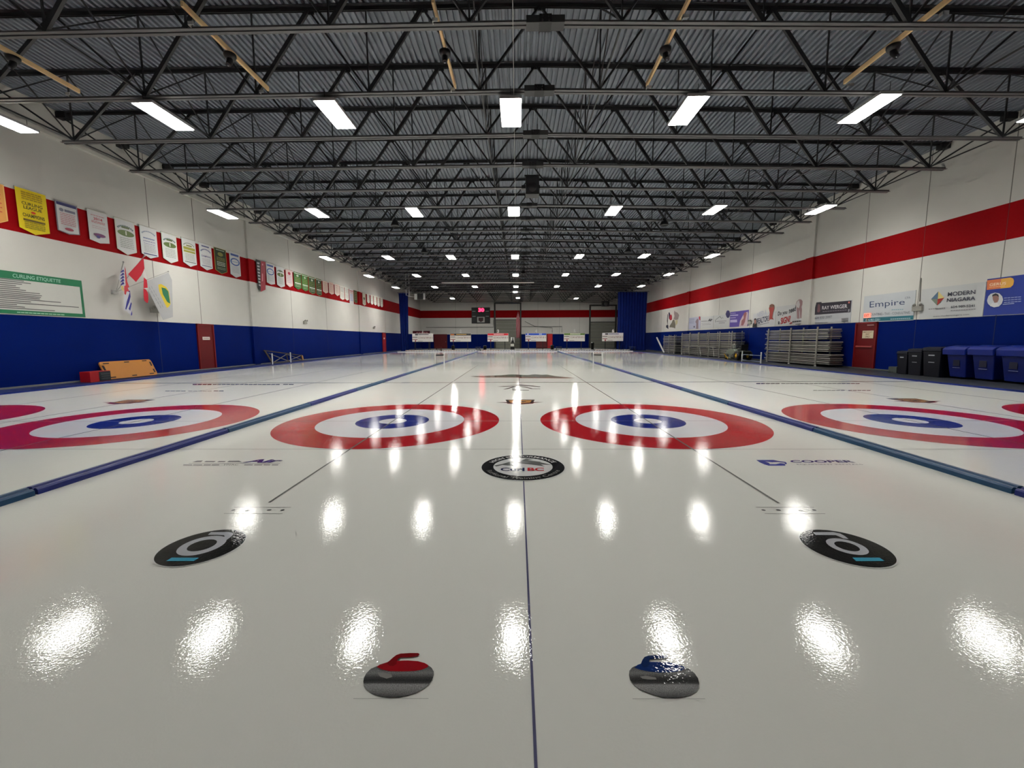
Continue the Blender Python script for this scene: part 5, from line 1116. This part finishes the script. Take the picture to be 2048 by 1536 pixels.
# low pale boards and stones behind each sheet
GRAN = mat((96, 98, 100), .35, noise=.5, scale=60)
def make_stone(colr):
    t = thing('curling_stone', '', 'curling stone', (0, 0, 0))
    MB().lathe([(0, .002), (.06, .002), (.09, .01), (.128, .035), (.14, .057), (.128, .08), (.09, .104), (.06, .113), (0, .114)], (0, 0, 0), 20).build('granite_body', GRAN, t)
    MB().lathe([(0, .114), (.062, .114), (.06, .12), (0, .122)], (0, 0, 0), 16).build('cap', mat(colr, .4), t)
    MB().tube([(-.03, 0, .118), (-.03, 0, .15), (0, 0, .165), (.07, 0, .17)], [.013, .012, .012, .012], 8).build('handle', mat(colr, .4), t)
    return t
ms = {c: make_stone(c) for c in ((176, 20, 26), (26, 60, 150))}
tab = {}
for c in bpy.data.objects:
    if c.parent: tab.setdefault(c.parent, []).append(c)
SHN = ['first', 'second', 'third', 'fourth', 'fifth', 'sixth']; used = set()
for i, x in enumerate(HX):
    for k in range(13):
        c = (176, 20, 26) if k < 7 else (26, 60, 150)
        lab = '%s-handled curling stone in the row behind the %s sheet from the left' % ('red' if k < 7 else 'blue', SHN[i])
        xx = min(max(x, -10.9), 10.7) - 1.77 + k * .295
        src = ms[c]
        if c not in used: src.location = (xx, 46.95, 0); src['label'] = lab; o = src; used.add(c)
        else: o = copy_tree(src, (xx, 46.95, 0), None, lab, tab)
        o['group'] = '%s curling stones behind the %s sheet' % ('red' if k < 7 else 'blue', SHN[i])
for i, x in enumerate(HX):
    xx = min(max(x, -10.9), 10.7)
    o = MB().box(xx - 1.95, xx + 1.95, 47.25, 47.33, 0, .2).build('backstop_board', mat((190, 188, 182), .6), loc=(xx, 47.3, 0), bevel=.01)
    tag(o, 'low pale backstop board behind the %s row of curling stones from the left' % SHN[i], 'board', 'low backstop boards at the far end')
# benches, bins and the ice scraper
def bench(x, y, w_, c, lab, h=.48):
    t = thing('bench', lab, 'bench', (x, y, 0))
    MB().box(x - w_ / 2, x + w_ / 2, y - .18, y + .18, h - .05, h).build('seat', mat(c, .6), t)
    for s in (-1, 1):
        for d in (-.14, .14): MB().beam((x + s * (w_ / 2 - .12), y + d, h - .05), (x + s * (w_ / 2 - .02), y + d * 1.1, 0), .04, .04).build('leg', mat(tuple(int(v * .6) for v in c), .6), t)
    MB().box(x - w_ / 2 + .1, x + w_ / 2 - .1, y - .02, y + .02, .16, .2).build('stretcher', mat(tuple(int(v * .6) for v in c), .6), t)
bench(-9.4, 49.2, .72, (120, 40, 44), 'small dark red bench behind the first and second score boards')
bench(-4.75, 49.4, .6, (70, 76, 84), 'small grey bench between the second and third score boards')
bench(4.9, 49.9, .7, (80, 70, 70), 'small dark bench between the fourth and fifth score boards')
bench(13.3, 48.5, .7, (60, 80, 110), 'small bench in front of the wide blue curtain foot')
bench(3.6, 55, 2.3, (110, 60, 60), 'long low reddish bench far behind the fourth score board')
for x, y, h, lab in ((-7.75, 49.6, .62, 'black litter bin beside the second score board leg'), (-3.95, 49.6, .6, 'black litter bin beside the third score board leg'), (4.15, 50.4, .62, 'black litter bin by the bright red far door'), (9.3, 52, .9, 'tall black bin left of the sixth score board')):
    t = thing('litter_bin', lab, 'bin', (x, y, 0), 'black litter bins at the far end')
    MB().lathe([(0, 0), (.17, 0), (.21, h * .92), (.22, h * .92), (.22, h), (.19, h)], (x, y, 0), 18).build('body', BLK, t)
    MB().lathe([(.2, h), (.14, h + .06), (0, h + .08)], (x, y, 0), 18).build('lid', mat((26, 26, 28), .4), t)
t = thing('ice_scraper', 'black and white upright ice scraper machine in the middle at the far end', 'machine', (-.63, 49, 0))
MB().box(-.88, -.4, 48.75, 49.3, .06, .5).build('chassis', BLK, t, bevel=.03)
MB().box(-.86, -.46, 48.72, 48.8, .55, .85).build('white_panel', mat((200, 200, 190), .5), t, bevel=.01)
MB().box(-.84, -.44, 48.8, 49.2, .5, 1.05).build('engine_case', mat((30, 32, 26), .5), t, bevel=.04)
MB().lathe([(0, 1.05), (.12, 1.05), (.14, 1.12), (.08, 1.3), (0, 1.3)], (-.62, 49, 0), 16).build('tank', BLK, t)
mb = MB(); mb.tube([(-.84, 49.15, 1.0), (-.8, 49.1, 1.6), (-.46, 49.1, 1.6), (-.42, 49.15, 1.0)], .03, 8); mb.build('handlebar', mat((210, 212, 208), .4), t)
MB().box(-.78, -.5, 49.1, 49.13, 1.25, 1.58).build('control_plate', mat((206, 208, 206), .5), t)
MB().beam((-.64, 49.05, 1.2), (-.64, 49.05, 1.52), .09, .05).build('lever', BLK, t)
for x in (-.9, -.38): MB().lathe([(0, -.03), (.1, -.03), (.12, 0), (.1, .03), (0, .03)], (x, 49.0, .12), 16, 'x').build('wheel', BLK, t)

#ENDPART2
# world & view
wd = bpy.data.worlds.new('world'); SC.world = wd; wd.use_nodes = True
wd.node_tree.nodes['Background'].inputs[0].default_value = (.9, .95, 1, 1); wd.node_tree.nodes['Background'].inputs[1].default_value = .02
SC.view_settings.view_transform = 'Standard'; SC.view_settings.look = 'None'; SC.view_settings.exposure = 1.15; SC.view_settings.gamma = 1.0
SC.cycles.use_adaptive_sampling = True; SC.cycles.adaptive_threshold = .1; SC.cycles.adaptive_min_samples = 16
SC.cycles.use_denoising = True; SC.cycles.max_bounces = 4; SC.cycles.diffuse_bounces = 3; SC.cycles.glossy_bounces = 3
SC.cycles.sample_clamp_indirect = 4; SC.cycles.caustics_reflective = False; SC.cycles.caustics_refractive = False
